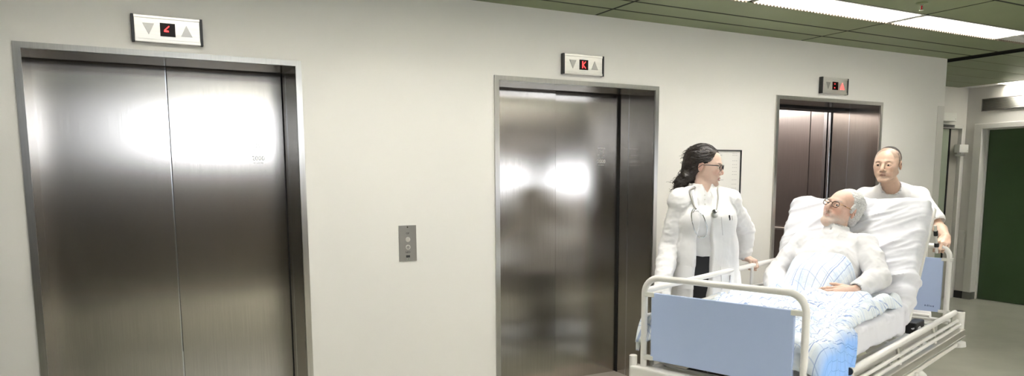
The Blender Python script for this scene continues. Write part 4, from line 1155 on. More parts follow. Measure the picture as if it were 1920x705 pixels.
    tb.sub(Cap(nk+fwd*.075+A_(0, 0, .045), nk+fwd*.070+A_(0, 0, -.045), .050, .008), .004)
    zh = at(1328, 481, 4.4)[2]
    tb.inter(RBox(A_(pel[0], pel[1], zh+1), (2, 2, 1), rr=.001), .006)
    fold = lambda v, n: .0045*ridged(np.stack([(v@lat)*16, v[:, 2]*4, (v@fwd)*8], 1), 3, 2)+.002*fbm(v*25, 4)
    tu = sdf_obj('tunic', tb, .006, MT['tunic'], root, fold)
    m_ = MB()
    for px, py in ((1321.5, 366), (1321.5, 374), (1322, 383)):
        d_ = unit(at(px, py, 4.)-EYE); tt = np.arange(4.0, 5.0, .0015); P = EYE+d_*tt[:, None]; pt = P[int(np.argmax(tb(P) < .001))]
        m_.tube([pt, pt-d_*.004], [.006, .005], 12)
    m_.build_each('button', MT['white_plastic'], tu, True)
    # trousers and shoes
    pb = Body(); pb.add(ECap(J['pelvis'], J['waist'], r['hip']+.010, r['waist']+.008, lat, .66), .03)
    for s in 'lr':
        limb(pb, J['hip_'+s], J['kn_'+s], J['an_'+s]+A_(0, 0, .02), .095, .075, .062, .05)
    pb.inter(RBox(A_(pel[0], pel[1], zh+.035-1), (2, 2, 1), rr=.001), .004)
    sdf_obj('trousers', pb, .009, MT['trouser'], root)
    for s in 'lr':
        sb = Body().add(Cap(J['an_'+s]-A_(0, 0, .03)-fwd*.03, J['toe_'+s]+A_(0, 0, .005), .042, .038), .02).inter(RBox(A_(pel[0], pel[1], .5), (3, 3, .498), rr=.001), .003)
        sdf_obj('shoe', sb, .008, MT['white_plastic'], root)
    # the coat: wide body flaring to the hem, sleeves, open front
    cb = Body()
    hem = A_(pel[0]+fwd[0]*.01, pel[1]+fwd[1]*.01, .70)
    cb.add(ECap(J['waist']-A_(0, 0, .02), J['chest'], .185, .178, lat, .70), .05).add(ECap(J['chest'], J['upper'], .178, .140, lat, .66), .06)
    cb.add(ECap(hem-A_(0, 0, .15), J['waist'], .262, .190, lat, .66), .05)
    for s in (-1, 1): cb.add(Ell(bust+lat*s*.072, (.078, .060, .080)), .06)
    for s in 'lr':
        q = 1 if s == 'l' else -1
        cb.add(Cap(J['upper']+A_(0, 0, .01), J['sh_'+s]+A_(0, 0, .0), .072, .070), .05).add(Cap(J['neck']-A_(0, 0, .035)+lat*q*.035, J['sh_'+s]+A_(0, 0, .010), .048, .055), .05)
        a, m, c = J['sh_'+s], J['el_'+s], J['wr_'+s]
        limb(cb, a+A_(0, 0, -.01), m, c+(m-c)*.08, .062, .056, .047, .008, 1.03)
        d = unit(c-m); cb.add(Cap(c, c-d*.01, .046, .047), .01)
        cb.sub(Cap(c+(m-c)*.02, c+d*.12, .036, .050), .004)
    cb.sub(RBox(A_(pel[0], pel[1], hem[2]-1), (2, 2, 1), rr=.001), .004)
    # neck opening and front gap
    cb.sub(Cap(J['neck']-A_(0, 0, .035)+fwd*.0, J['neck']+A_(0, 0, .15), .062, .085), .006)
    def gap_poly():
        L = [(1303, 340), (1309, 372), (1312, 405), (1312.5, 600)]; R_ = [(1337, 340), (1337.5, 372), (1336, 405), (1339, 470), (1350, 600)]
        return L, R_
    def front(p):
        d_ = unit(at(p[0], p[1], 4.)-EYE); tt = np.arange(4.0, 5.0, .002); P = EYE+d_*tt[:, None]; dv = cb(P)
        return P[int(np.argmax(dv < .002))] if (dv < .002).any() else at(p[0], p[1], 4.3)
    Lp = [front(p) for p in gap_poly()[0]]; Rp = [front(p) for p in gap_poly()[1]]
    for Q_ in (Lp, Rp): Q_[0][2] += .05; Q_[-1][2] = .5
    def gapf(P):
        x = P@lat; z = P[:, 2]; y = (P-J['chest'])@fwd
        o1 = np.argsort([p[2] for p in Lp]); o2 = np.argsort([p[2] for p in Rp])
        xl = np.interp(z, np.array([p[2] for p in Lp])[o1], np.array([p@lat for p in Lp])[o1]); xr = np.interp(z, np.array([p[2] for p in Rp])[o2], np.array([p@lat for p in Rp])[o2])
        return np.maximum(np.maximum(xl-x, x-xr), -y+.0)
    cb.sub(gapf, .006)
    def cfold(v, n):
        u = v@lat; w_ = v@fwd; z = v[:, 2]
        d = .016*np.abs(ridged(np.stack([u*8, z*1.3, w_*8], 1), 12, 3))**1.2*np.clip((1.25-z)/.25, .25, 1)
        arm = np.zeros(len(v))
        for s in 'lr':
            for p, q_ in ((J['sh_'+s], J['el_'+s]), (J['el_'+s], J['wr_'+s])):
                dd = q_-p; t = np.clip(((v-p)@dd)/(dd@dd), 0, 1); arm = np.maximum(arm, np.linalg.norm(v-p-t[:, None]*dd, axis=1) < .085)
        d2 = .009*np.abs(ridged(np.stack([u*6+z*7, z*15-u*5, w_*7], 1), 14, 3))**1.2
        return np.where(arm > 0, d2, d)+.0018*fbm(v*30, 5)
    co = sdf_obj('coat', cb, .0062, MT['coat'], root, cfold)
    def on_coat(px, py, off=0., both=True):
        d_ = unit(at(px, py, 4.)-EYE); tt = np.arange(4.0, 5.2, .0015); P = EYE+d_*tt[:, None]
        dv = np.minimum(cb(P), tb(P)) if both else cb(P)
        i = int(np.argmax(dv < .001)) if (dv < .001).any() else 400
        return P[i]-d_*(off+.004)
    # breast pocket and front edge seams
    def patch(name, pts, th=.006):
        P = [on_coat(*p, .001) for p in pts]; n_ = unit(np.cross(P[1]-P[0], P[3]-P[0])); n_ = n_ if n_@(EYE-P[0]) > 0 else -n_
        c_ = np.mean(P, axis=0); G = MB(); nn = 6; V = []
        for i in range(nn+1):
            for j in range(nn+1):
                a, b_ = i/nn, j/nn; x = (pts[0][0]*(1-a)+pts[1][0]*a)*(1-b_)+(pts[3][0]*(1-a)+pts[2][0]*a)*b_; y = (pts[0][1]*(1-a)+pts[1][1]*a)*(1-b_)+(pts[3][1]*(1-a)+pts[2][1]*a)*b_
                V.append(on_coat(x, y, th, False))
        V += [v-n_*(.006) for v in V]; N_ = (nn+1)**2
        F = [(i*(nn+1)+j, (i+1)*(nn+1)+j, (i+1)*(nn+1)+j+1, i*(nn+1)+j+1) for i in range(nn) for j in range(nn)]
        F += [tuple(N_+k for k in f[::-1]) for f in F]
        rim = [j for j in range(nn)]+[i*(nn+1)+nn for i in range(nn)]+[nn*(nn+1)+nn-j for j in range(nn)]+[(nn-i)*(nn+1) for i in range(nn)]
        F += [(rim[k], rim[(k+1) % len(rim)], N_+rim[(k+1) % len(rim)], N_+rim[k]) for k in range(len(rim))]
        G.add(V, F); return G.build(name, MT['coat'], co, True)
    patch('breast_pocket', [(1353, 407), (1379, 411), (1381, 441), (1356, 441)])
    patch('breast_pocket', [(1301, 408), (1327, 409), (1325, 440), (1303, 439)][:4]) if False else None
    patch('side_pocket', [(1352, 500), (1384, 502), (1388, 545), (1354, 543)])
    patch('side_pocket', [(1272, 498), (1303, 500), (1303, 543), (1268, 541)])
    patch('collar', [(1296, 352), (1303, 352), (1311, 392), (1304, 396)])
    patch('collar', [(1339, 352), (1346, 353), (1346, 394), (1339, 396)])
    # things she wears or carries
    glasses('glasses', hR, hc, hs, MT['black'], 'black framed glasses worn by the doctor with the ponytail', MT['lens'], rw=.0018, hw=.0225, hh=.0165, yoff=.103)
    st = thing('stethoscope', tuple(J['neck']), 'grey tube stethoscope hanging round the neck of the doctor', 'stethoscope')
    tubeM = mat('grey_tubing', (.30, .285, .25), .35)
    nb = lambda x, y, z: J['neck']+lat*x+fwd*y+A_(0, 0, z)
    path = [on_coat(1342, 396, .006), on_coat(1344.5, 385, .006), on_coat(1346, 370, .006), on_coat(1345, 357, .008), nb(.072, .035, .0), nb(.070, -.03, .010), nb(.03, -.075, .018), nb(-.03, -.075, .018), nb(-.070, -.03, .010), nb(-.072, .035, .002),
            on_coat(1293, 357, .008), on_coat(1296, 372, .006), on_coat(1301, 385, .008), on_coat(1305, 392, .010)]
    def smooth(P, n=6):
        P = [A_(*p) for p in P]; Q = []
        for i in range(len(P)-1):
            p0, p1, p2, p3 = P[max(i-1, 0)], P[i], P[i+1], P[min(i+2, len(P)-1)]
            for k in range(n):
                t = k/n; Q.append(.5*((2*p1)+(-p0+p2)*t+(2*p0-5*p1+4*p2-p3)*t*t+(-p0+3*p1-3*p2+p3)*t**3))
        return Q+[P[-1]]
    MB().tube(smooth(path), .0050, 10).build('tubing', tubeM, st, True)
    # ear tubes: loop hanging below the yoke on the left of the picture
    e1 = [(1305, 391), (1299, 393), (1296.5, 401), (1297, 413), (1300, 425), (1304, 436), (1309, 443)]
    e2 = [(1305, 391), (1312, 394), (1318, 404), (1323, 417), (1326, 430), (1324.5, 440), (1319, 445), (1312, 445)]
    MB().tube(smooth([on_coat(*p, .010) for p in e1]), .0031, 8).tube(smooth([on_coat(*p, .010) for p in e2]), .0031, 8).build_each('ear_tube', MT['chrome'], st, True)
    MB().tube(smooth([on_coat(*p, .016) for p in ((1299, 399), (1303, 395), (1308, 396), (1313, 399))]), .0022, 6).build('spring', MT['chrome'], st, True)
    for p in ((1309, 443.5), (1312, 445)): MB().tube([on_coat(p[0]-2, p[1]-.3, .011), on_coat(p[0]+1.5, p[1]+.3, .011)], [.0055, .0045], 10).build('ear_tip', MT['white_plastic'], st, True)
    c0 = on_coat(1340, 397, .006); c1 = on_coat(1340, 402, .006); nrm = unit(EYE-c1)
    MB().tube([on_coat(1342, 390, .006), on_coat(1341, 395, .008)], .006, 10).build('stem', MT['chrome'], st, True)
    c2 = on_coat(1339.5, 397, .012); MB().tube([c2-nrm*.004, c2+nrm*.006, c2+nrm*.007], [.014, .014, .010], 20).build('bell', MT['chrome'], st, True)
    c3 = on_coat(1340, 402.5, .006); MB().tube([c3-nrm*.004, c3+nrm*.003, c3+nrm*.004], [.021, .021, .017], 24).build('diaphragm', MT['alu'], st, True)
    pn = thing('pen', tuple(on_coat(1368, 409, .004)), 'black pen clipped in the breast pocket of the white coat', 'pen')
    MB().tube([on_coat(1367.5, 403.5, .008), on_coat(1368.5, 413, .006)], .0042, 10).build('barrel', MT['black'], pn, True)
    MB().tube([on_coat(1368.5, 403, .012), on_coat(1369.5, 411, .010)], .0016, 6).build('clip', MT['black'], pn, True)
    pn = thing('pen', tuple(on_coat(1373, 409, .004)), 'clear pen with pale barrel beside the black one in the coat pocket', 'pen')
    MB().tube([on_coat(1372.5, 404.5, .007), on_coat(1373, 413, .006)], .0034, 10).build('barrel', MT['alu'], pn, True)
    return root
doctor = build_doctor()
# ------------------------------------------------------------------ the patient and his cover
def smooth_path(P, n=6):
    P = [A_(*p) for p in P]; Q = []
    for i in range(len(P)-1):
        p0, p1, p2, p3 = P[max(i-1, 0)], P[i], P[i+1], P[min(i+2, len(P)-1)]
        for k in range(n):
            t = k/n; Q.append(.5*((2*p1)+(-p0+p2)*t+(2*p0-5*p1+4*p2-p3)*t*t+(-p0+3*p1-3*p2+p3)*t**3))
    return Q+[P[-1]]
PJ = dict(pelvis=B(1.27, -.45, .790), waist=B(1.385, -.45, .880), chest=B(1.475, -.452, .985), upper=B(1.560, -.452, 1.085), neck=B(1.595, -.458, 1.165),
          sh_l=B(1.56, -.268, 1.090), sh_r=B(1.56, -.650, 1.09))
plat = bn; pfwd = unit(-bd*.80+A_(0, 0, .60))
PR = dict(hip=.172, waist=.165, chest=.165, upper=.12, arm=.047, elbow=.040, wrist=.028, thigh=.082, knee=.058, ankle=.038, neck=.056)
for s, q in (('r', -1), ('l', 1)):
    PJ['hip_'+s] = B(1.17, -.45+q*.10, .755); PJ['kn_'+s] = B(.72, -.45+q*.13, .765); PJ['an_'+s] = B(.28, -.45+q*.13, .770); PJ['toe_'+s] = B(.25, -.45+q*.20, .775)
def ptrunk(g):
    b = Body()
    b.add(ECap(PJ['pelvis'], PJ['waist'], PR['hip']+g, PR['waist']+g, plat, .66), .05).add(ECap(PJ['waist'], PJ['chest'], PR['waist']+g, PR['chest']+g, plat, .66), .05)
    b.add(ECap(PJ['chest'], PJ['upper'], PR['chest']+g, PR['upper']+g*.7, plat, .60), .05)
    b.add(Ell((PJ['waist']+PJ['pelvis'])/2+pfwd*.035+A_(0, 0, .0), (.14+g, .14+g, .105+g)), .05)
    for s in 'lr': b.add(Cap(PJ['upper'], PJ['sh_'+s], .060+g*.6, .055+g*.6), .05)
    return b
core = ptrunk(.012)
for s in 'lr':
    core.add(Cap(PJ['hip_'+s], PJ['kn_'+s], .072, .045), .03).add(Cap(PJ['kn_'+s], PJ['an_'+s], .045, .035), .03).add(Cap(PJ['an_'+s], PJ['toe_'+s], .038, .03), .03)
# height of whatever lies under the cover
TS = np.linspace(.07, 1.46, 150); OS = np.linspace(-.88, .02, 100)
def under():
    Z = np.full((len(TS), len(OS)), .0); zz = np.arange(1.30, .74, -.006)
    T, O_ = np.meshgrid(TS, OS, indexing='ij'); found = np.zeros(T.shape, bool)
    for z in zz:
        P = BR+bd*T.reshape(-1, 1)+bn*O_.reshape(-1, 1)+A_(0, 0, z); d = core(P).reshape(T.shape)
        new = (d < .004) & ~found; Z[new] = z; found |= new
    Z[~found] = .748
    mt = np.where(TS > 1.38, .748+(TS-1.38)*1.1, .748)[:, None]; Z = np.maximum(Z, mt)
    for _ in range(14):
        Zp = np.pad(Z, 1, mode='edge'); Z = np.maximum(Z*.35+.65*(Zp[:-2, 1:-1]+Zp[2:, 1:-1]+Zp[1:-1, :-2]+Zp[1:-1, 2:])/4, Z-.004)
    return Z
UZ = under()
def uz(t, o):
    a = np.clip((np.asarray(t)-TS[0])/(TS[1]-TS[0]), 0, len(TS)-1.001); b = np.clip((np.asarray(o)-OS[0])/(OS[1]-OS[0]), 0, len(OS)-1.001)
    i = a.astype(int); j = b.astype(int); fa = a-i; fb = b-j
    return (UZ[i, j]*(1-fa)+UZ[i+1, j]*fa)*(1-fb)+(UZ[i, j+1]*(1-fa)+UZ[i+1, j+1]*fa)*fb
def tmax(o):   # upper edge of the cover, drawn up over the belly
    o = np.asarray(o)
    return 1.352-.11*np.clip((np.abs(o+.45)-.12)/.25, 0, 1)**1.5+.17*np.clip((o+.20)/.12, 0, 1)+.02*np.sin(np.asarray(o)*17)
def ztop(t, o):
    t = np.asarray(t, float); o = np.asarray(o, float)
    fl = np.clip((1.10-t)/.12, 0, 1); q = np.stack([t*4.6+o*1.5, o*5.2-t*1.2, t*0], -1); q2 = np.stack([t*11-o*4, o*10+t*5, t*0+3], -1)
    right = np.clip((o+.36)/.12, 0, 1)*np.clip((1.40-t)/.1, 0, 1)
    am = np.maximum(fl, right*.8)
    d = am*(.019*ridged(q, 41, 2)+.018*ridged(q2, 43, 3)+.007*ridged(q2*2.6+9, 44, 2)+.020)+(1-am)*(.006*ridged(q*1.5, 45, 2)+.003)
    roll = .028*np.exp(-((o+.035)/.04)**2)*np.clip((t-.5)/.1, 0, 1)
    z = uz(t, o)+.020+d+roll-.028*np.clip((1.0-t)/.25, 0, 1)
    z = np.maximum(z, .754)
    if PRESS:       # the hand weighs the cover down
        P = BR+bd*t[..., None]+bn*o[..., None]; a_, b_ = PRESS; ab = (b_-a_)[:2]; pv = P[..., :2]-a_[:2]
        k = np.clip((pv@ab)/(ab@ab), -.1, 1.1); dist = np.linalg.norm(pv-k[..., None]*ab, axis=-1)
        lim = a_[2]+(b_[2]-a_[2])*k-.020
        w_ = np.exp(-(dist/.062)**4); z = z*(1-w_)+lim*w_
    return z
PRESS = None
def cover():
    n1, n2 = 230, 210; V = []; UV = []; IN = []
    for i in range(n1+1):
        a = i/n1
        oe0 = .0
        t0 = .085+a*1.0
        for j in range(n2+1):
            V.append((a, j/n2))
    V = np.array(V); a = V[:, 0]; b = V[:, 1]
    tn = .015+a*1.34
    hang = .30*np.clip((.44-tn)/.09, 0, 1)**.6; hang = hang*(1+.10*np.sin(tn*23))
    oe = np.where(tn < .5, .012, .012-.035*np.clip((tn-.5)/.3, 0, 1))+.010*np.sin(tn*15)
    left_h = .05; W_ = (oe+.855)+hang+left_h; s = b*W_-left_h
    o = np.clip(-.855+s, -.855, oe); t = .015+a*(tmax(o)-.015)
    z = ztop(t, o)-.12*np.clip((.075-t)/.06, 0, 1)**2
    # round over the right edge and hang
    over = np.clip(s-(oe+.855), 0, None); lf = np.clip(-s, 0, None)
    R = .045; hm = over > 0; ang = np.clip(over/R, 0, PI/2)
    o2 = o+np.where(hm, R*np.sin(ang), 0); z2 = z-np.where(hm, R*(1-np.cos(ang))+np.clip(over-R*PI/2, 0, None), 0)
    wav = np.clip((over-.04)/.12, 0, 1)
    o2 = o2+wav*(.020*ridged(np.stack([t*12, over*1.2, t*0], 1), 51, 2)+.012)
    t2 = t+wav*.015*vnoise(np.stack([t*9, over*8, t*0], 1), 53)
    o2 = o2-np.where(lf > 0, .02, 0); z2 = z2-lf
    # free edge beside the sheet drops onto it
    eb = np.clip((W_-left_h-s)/.03, 0, 1); flat = (hang < .02)
    z2 = np.where(flat, np.maximum(.752, z2-(1-eb)**2*.06), z2)
    # upper hem thins out onto the belly
    P = BR+bd*t2[:, None]+bn*o2[:, None]+np.stack([z2*0, z2*0, z2], 1)
    F = [(i*(n2+1)+j, (i+1)*(n2+1)+j, (i+1)*(n2+1)+j+1, i*(n2+1)+j+1) for i in range(n1) for j in range(n2)]
    o_ = mesh_obj('duvet', P, F, None, None, True, mats=[duvet_mat()])
    uv = o_.data.uv_layers.new(name='UVMap'); li = np.array([l.vertex_index for l in o_.data.loops])
    # cloth coordinates: lie askew on the bed, pattern drifts with the rumples
    U = t*1.0+.25*s+.025*vnoise(np.stack([t*5, s*5, t*0], 1), 61); Vv = s*.97-.25*t+.025*vnoise(np.stack([t*5, s*5, t*0+5], 1), 62)
    uv.data.foreach_set('uv', np.stack([U, Vv], 1)[li].ravel())
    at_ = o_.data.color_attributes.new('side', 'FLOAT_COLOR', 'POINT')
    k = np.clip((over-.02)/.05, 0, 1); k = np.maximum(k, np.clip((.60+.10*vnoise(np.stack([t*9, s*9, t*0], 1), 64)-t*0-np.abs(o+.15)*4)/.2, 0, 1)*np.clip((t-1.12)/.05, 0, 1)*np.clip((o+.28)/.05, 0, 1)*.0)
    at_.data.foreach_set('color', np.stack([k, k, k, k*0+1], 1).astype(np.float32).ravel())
    md = o_.modifiers.new('thick', 'SOLIDIFY'); md.thickness = .022; md.offset = -1
    return o_
def duvet_mat():
    m = mat('plaid_duvet_cover', (.8, .84, .9), .85); N, L, b = nodes(m)
    uv = N.new('ShaderNodeUVMap'); uv.uv_map = 'UVMap'; sp = N.new('ShaderNodeSeparateXYZ'); L.new(uv.outputs[0], sp.inputs[0])
    def M_(op, a, b_=None, c=None):
        n = N.new('ShaderNodeMath'); n.operation = op
        for i, q in enumerate((a, b_, c)):
            if q is None: continue
            if isinstance(q, (int, float)): n.inputs[i].default_value = q
            else: L.new(q, n.inputs[i])
        return n.outputs[0]
    def lines(sock, period, w, off=0.):
        f = M_('FRACT', M_('ADD', M_('DIVIDE', sock, period), off)); d = M_('ABSOLUTE', M_('SUBTRACT', f, .5))
        return M_('LESS_THAN', d, w/period/2)
    u, v = sp.outputs[0], sp.outputs[1]
    thin = M_('MAXIMUM', M_('MULTIPLY', lines(u, .040, .0026), .32), M_('MULTIPLY', lines(v, .040, .0028), .55))
    thin = M_('MAXIMUM', thin, M_('MAXIMUM', M_('MULTIPLY', lines(u, .160, .0032, .31), .45), M_('MULTIPLY', lines(v, .160, .0036, .31), .75)))
    band = M_('ADD', M_('MULTIPLY', lines(u, .160, .030, .12), .13), M_('MULTIPLY', lines(v, .160, .034, .12), .16))
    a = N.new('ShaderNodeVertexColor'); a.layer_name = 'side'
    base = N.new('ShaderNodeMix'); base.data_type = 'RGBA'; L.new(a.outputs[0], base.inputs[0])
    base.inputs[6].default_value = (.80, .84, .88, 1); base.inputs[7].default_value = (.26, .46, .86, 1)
    m1 = N.new('ShaderNodeMix'); m1.data_type = 'RGBA'; L.new(band, m1.inputs[0]); L.new(base.outputs[2], m1.inputs[6]); m1.inputs[7].default_value = (.30, .50, .80, 1)
    m2 = N.new('ShaderNodeMix'); m2.data_type = 'RGBA'; L.new(thin, m2.inputs[0]); L.new(m1.outputs[2], m2.inputs[6]); m2.inputs[7].default_value = (.10, .22, .55, 1)
    L.new(m2.outputs[2], b.inputs['Base Color'])
    tc = N.new('ShaderNodeTexCoord'); n = N.new('ShaderNodeTexNoise'); n.inputs['Scale'].default_value = 55; n.inputs['Detail'].default_value = 4; L.new(tc.outputs['Object'], n.inputs['Vector'])
    bp = N.new('ShaderNodeBump'); bp.inputs['Strength'].default_value = .5; bp.inputs['Distance'].default_value = .006; L.new(n.outputs['Fac'], bp.inputs['Height']); L.new(bp.outputs[0], b.inputs['Normal'])
    return m
def cover_hit(px, py, lift=0.):
    "point where the line of sight meets the cover, lifted"
    d_ = at(px, py, 1.)-EYE; k = np.arange(3.6, 4.9, .002); P = EYE+d_*k[:, None]
    t = (P-BR)@bd; o = (P-BR)@bn; ins = (P[:, 2] < ztop(t, o)) & (t < 1.42) & (o < .03)
    return P[int(np.argmax(ins))]+A_(0, 0, lift)
HAND = (at(1602, 545, 4.135), at(1532, 548, 4.19)); PRESS = HAND
dv = cover(); props(dv, 'light blue and white plaid duvet rumpled over the patient and hanging off the bed', 'duvet')
def build_patient():
    hs = 1.12; hc = at(1579, 393, 4.60)
    tc = toward_cam(hc); face = unit(-cam_right*.74+A_(0, 0, .40)+tc*.52)
    hR = frame(face, A_(0, 0, 1)+cam_right*.50); HEADS['patient'] = (hR, hc)
    wr, tip = HAND
    PJ['wr_l'] = wr; PJ['el_l'] = at(1650, 522, 4.235)
    PJ['el_r'] = B(1.40, -.755, .885); PJ['wr_r'] = B(1.17, -.66, .80)
    X = unit(tip-wr); Z = unit(A_(0, 0, 1)*.85+toward_cam(wr)*.6)
    # the thumb lies on the head side of the hand
    Yq = np.cross(unit(Z-X*(Z@X)), X); side = 1 if Yq@A_(0, 0, 1) > 0 else -1
    hands = [(wr, X, Z, side, [(.06, .16, .12), (.08, .18, .12), (.10, .20, .14), (.12, .22, .16)], 1.10, (.62, .0), .06),
             (PJ['wr_r'], unit(-bd+bn*.3), A_(0, 0, 1), 1, (.2, .3, .2), 1.0, (.5, .2), .06)]
    head = head_body(eye=.0032, wide=1.0, jaw=1.2, nose=1.15, brow=1.1, age=1, cheeks=1.05, chin=-.004)
    head.add(Cap((0, .005, -.075), (0, .055, -.098), .038, .026), .03)      # full throat
    b = figure(PJ, plat, .62, PR, head, hR, hc, hs, hands)
    root = person(B(1.2, -.45, .76), 'elderly patient with white hair and tortoiseshell glasses propped up in the hospital bed')
    ft = face_tint((.64, .43, .335), hR, hc, hs, lip=(.48, .22, .18), flush=(.66, .28, .20), stubble=(.62, .56, .50), brow=(.55, .50, .45))
    body_obj('body', b, .0054, [(hc+hR[1]*hs*.06, .115, 1), (hc+hR[1]*hs*.085, .06, 1), (wr+X*.1, .12, 1)], root, MT['skin_o'], ft)
    for s in (1, -1): eye_mesh('eye', hc+hs*(hR[0]*s*.0325+hR[1]*.0775+hR[2]*.004), face-A_(0, 0, .05), .0133*hs, root, (.10, .13, .15))
    hl = Body()
    hl.add(Ell((0, -.028, .040), (.081, .100, .088))); hl.add(Ell((0, -.060, -.025), (.070, .055, .060)), .03)
    hl.sub(Ell((0, .088, .010), (.090, .080, .125)), .01)
    for s in (1, -1):
        hl.sub(Ell((s*.085, .016, -.050), (.030, .046, .050)), .006); hl.sub(Ell((s*.086, -.010, -.006), (.018, .026, .034)), .004)
        hl.add(Ell((s*.0755, .010, .016), (.008, .014, .026)), .006)
    ho = hair_shell(hl, hR, hc, hs, 'hair', MT['hair_white'], root, .0042, .0045, 60)
    rn = random.Random(5); mb = MB(); loc = lambda x, y, z: hc+hs*(hR[0]*x+hR[1]*y+hR[2]*z)
    for i in range(420):
        th_ = rn.uniform(-2.1, 2.1); ph = rn.uniform(-.6, 1.45); x = math.sin(th_)*math.cos(ph)*.081; y = -.028-math.cos(th_)*math.cos(ph)*.098; z = .038+math.sin(ph)*.088
        if y > .035 or (abs(x) > .055 and z < -.01 and y > -.03): continue
        p = loc(x, y, z); n_ = unit(p-hc); d_ = unit(-hR[1]*.8-hR[2]*.55+n_*rn.uniform(.1, .7)+hR[0]*rn.gauss(0, .35)); L_ = rn.uniform(.014, .032)
        mb.tube([p, p+d_*L_*.5, p+unit(d_-n_*.3)*L_], [.0011, .0009, .0004], 4)
    mb.build('hair_strands', MT['hair_white'], ho, True)['kind'] = 'stuff'
    for s in (1, -1):
        mb = MB()
        for i in range(26):
            x = s*(.016+.032*i/26); p = loc(x, .0885-.010*(i/26)**2, .0265+rn.uniform(-.003, .003)); mb.tube([p, p+hs*(hR[0]*s*.008+hR[1]*.004+hR[2]*rn.uniform(0, .006))], [.0010, .0004], 4)
        mb.build('eyebrow', MT['hair_white'], root, True)['kind'] = 'stuff'
    # shirt
    sb = ptrunk(.020)
    nk = PJ['neck']; ndir = unit(hc-nk+A_(0, 0, .02))
    sb.add(Cap(PJ['upper']+ndir*.02, nk+ndir*.004, .090, .074), .03)
    for s in 'lr':
        a, m_, c = PJ['sh_'+s], PJ['el_'+s], PJ['wr_'+s]; e = c+(m_-c)*.14
        limb(sb, a, m_, e, .066, .058, .046, .02, 1.04); d = unit(c-m_); sb.sub(Cap(e+d*.012, e+d*.12, .036, .044), .004)
    sb.sub(Cap(nk-ndir*.03, nk+ndir*.12, .062, .070), .004)
    sb.sub(Cap(nk+pfwd*.105+ndir*.03, nk+pfwd*.075-ndir*.040, .026, .004), .004)
    def sf(v, n):
        u = v@plat; w_ = v@pfwd; q = v@unit(np.cross(plat, pfwd))
        d = .014*np.abs(ridged(np.stack([u*6+q*5, q*5-u*6, w_*4], 1), 71, 3))**1.3
        near = np.zeros(len(v))
        for s in 'lr':
            near = np.maximum(near, np.exp(-(np.linalg.norm(v-PJ['el_'+s], axis=1)/.11)**2))
        return d+near*.008*ridged(np.stack([u*18, v[:, 2]*14, w_*10], 1), 73, 2)+.0016*fbm(v*35, 7)
    so = sdf_obj('shirt', sb, .0056, MT['shirt'], root, sf)
    def on(px, py, off=.003):
        d_ = unit(at(px, py, 4.)-EYE); tt = np.arange(3.9, 5.2, .0015); P = EYE+d_*tt[:, None]; return P[int(np.argmax(sb(P) < .001))]-d_*off
    MB().tube(smooth_path([on(1573, 441), on(1566, 450), on(1560, 462), on(1556, 476)]), .0022, 6).build('placket_seam', MT['shirt'], so, True)
    glasses('glasses', hR, hc, hs, mat('tortoiseshell_rim', (.05, .03, .02), .25), 'tortoiseshell glasses worn by the elderly patient in the bed', MT['lens'], rw=.0016, hw=.0225, hh=.0165, yoff=.104, square=.35,
            temple_m=noise_mat('tortoiseshell', (.02, .012, .008), (.50, .30, .14), 95, .25, contrast=(.48, .52)))
    return root
patient = build_patient()
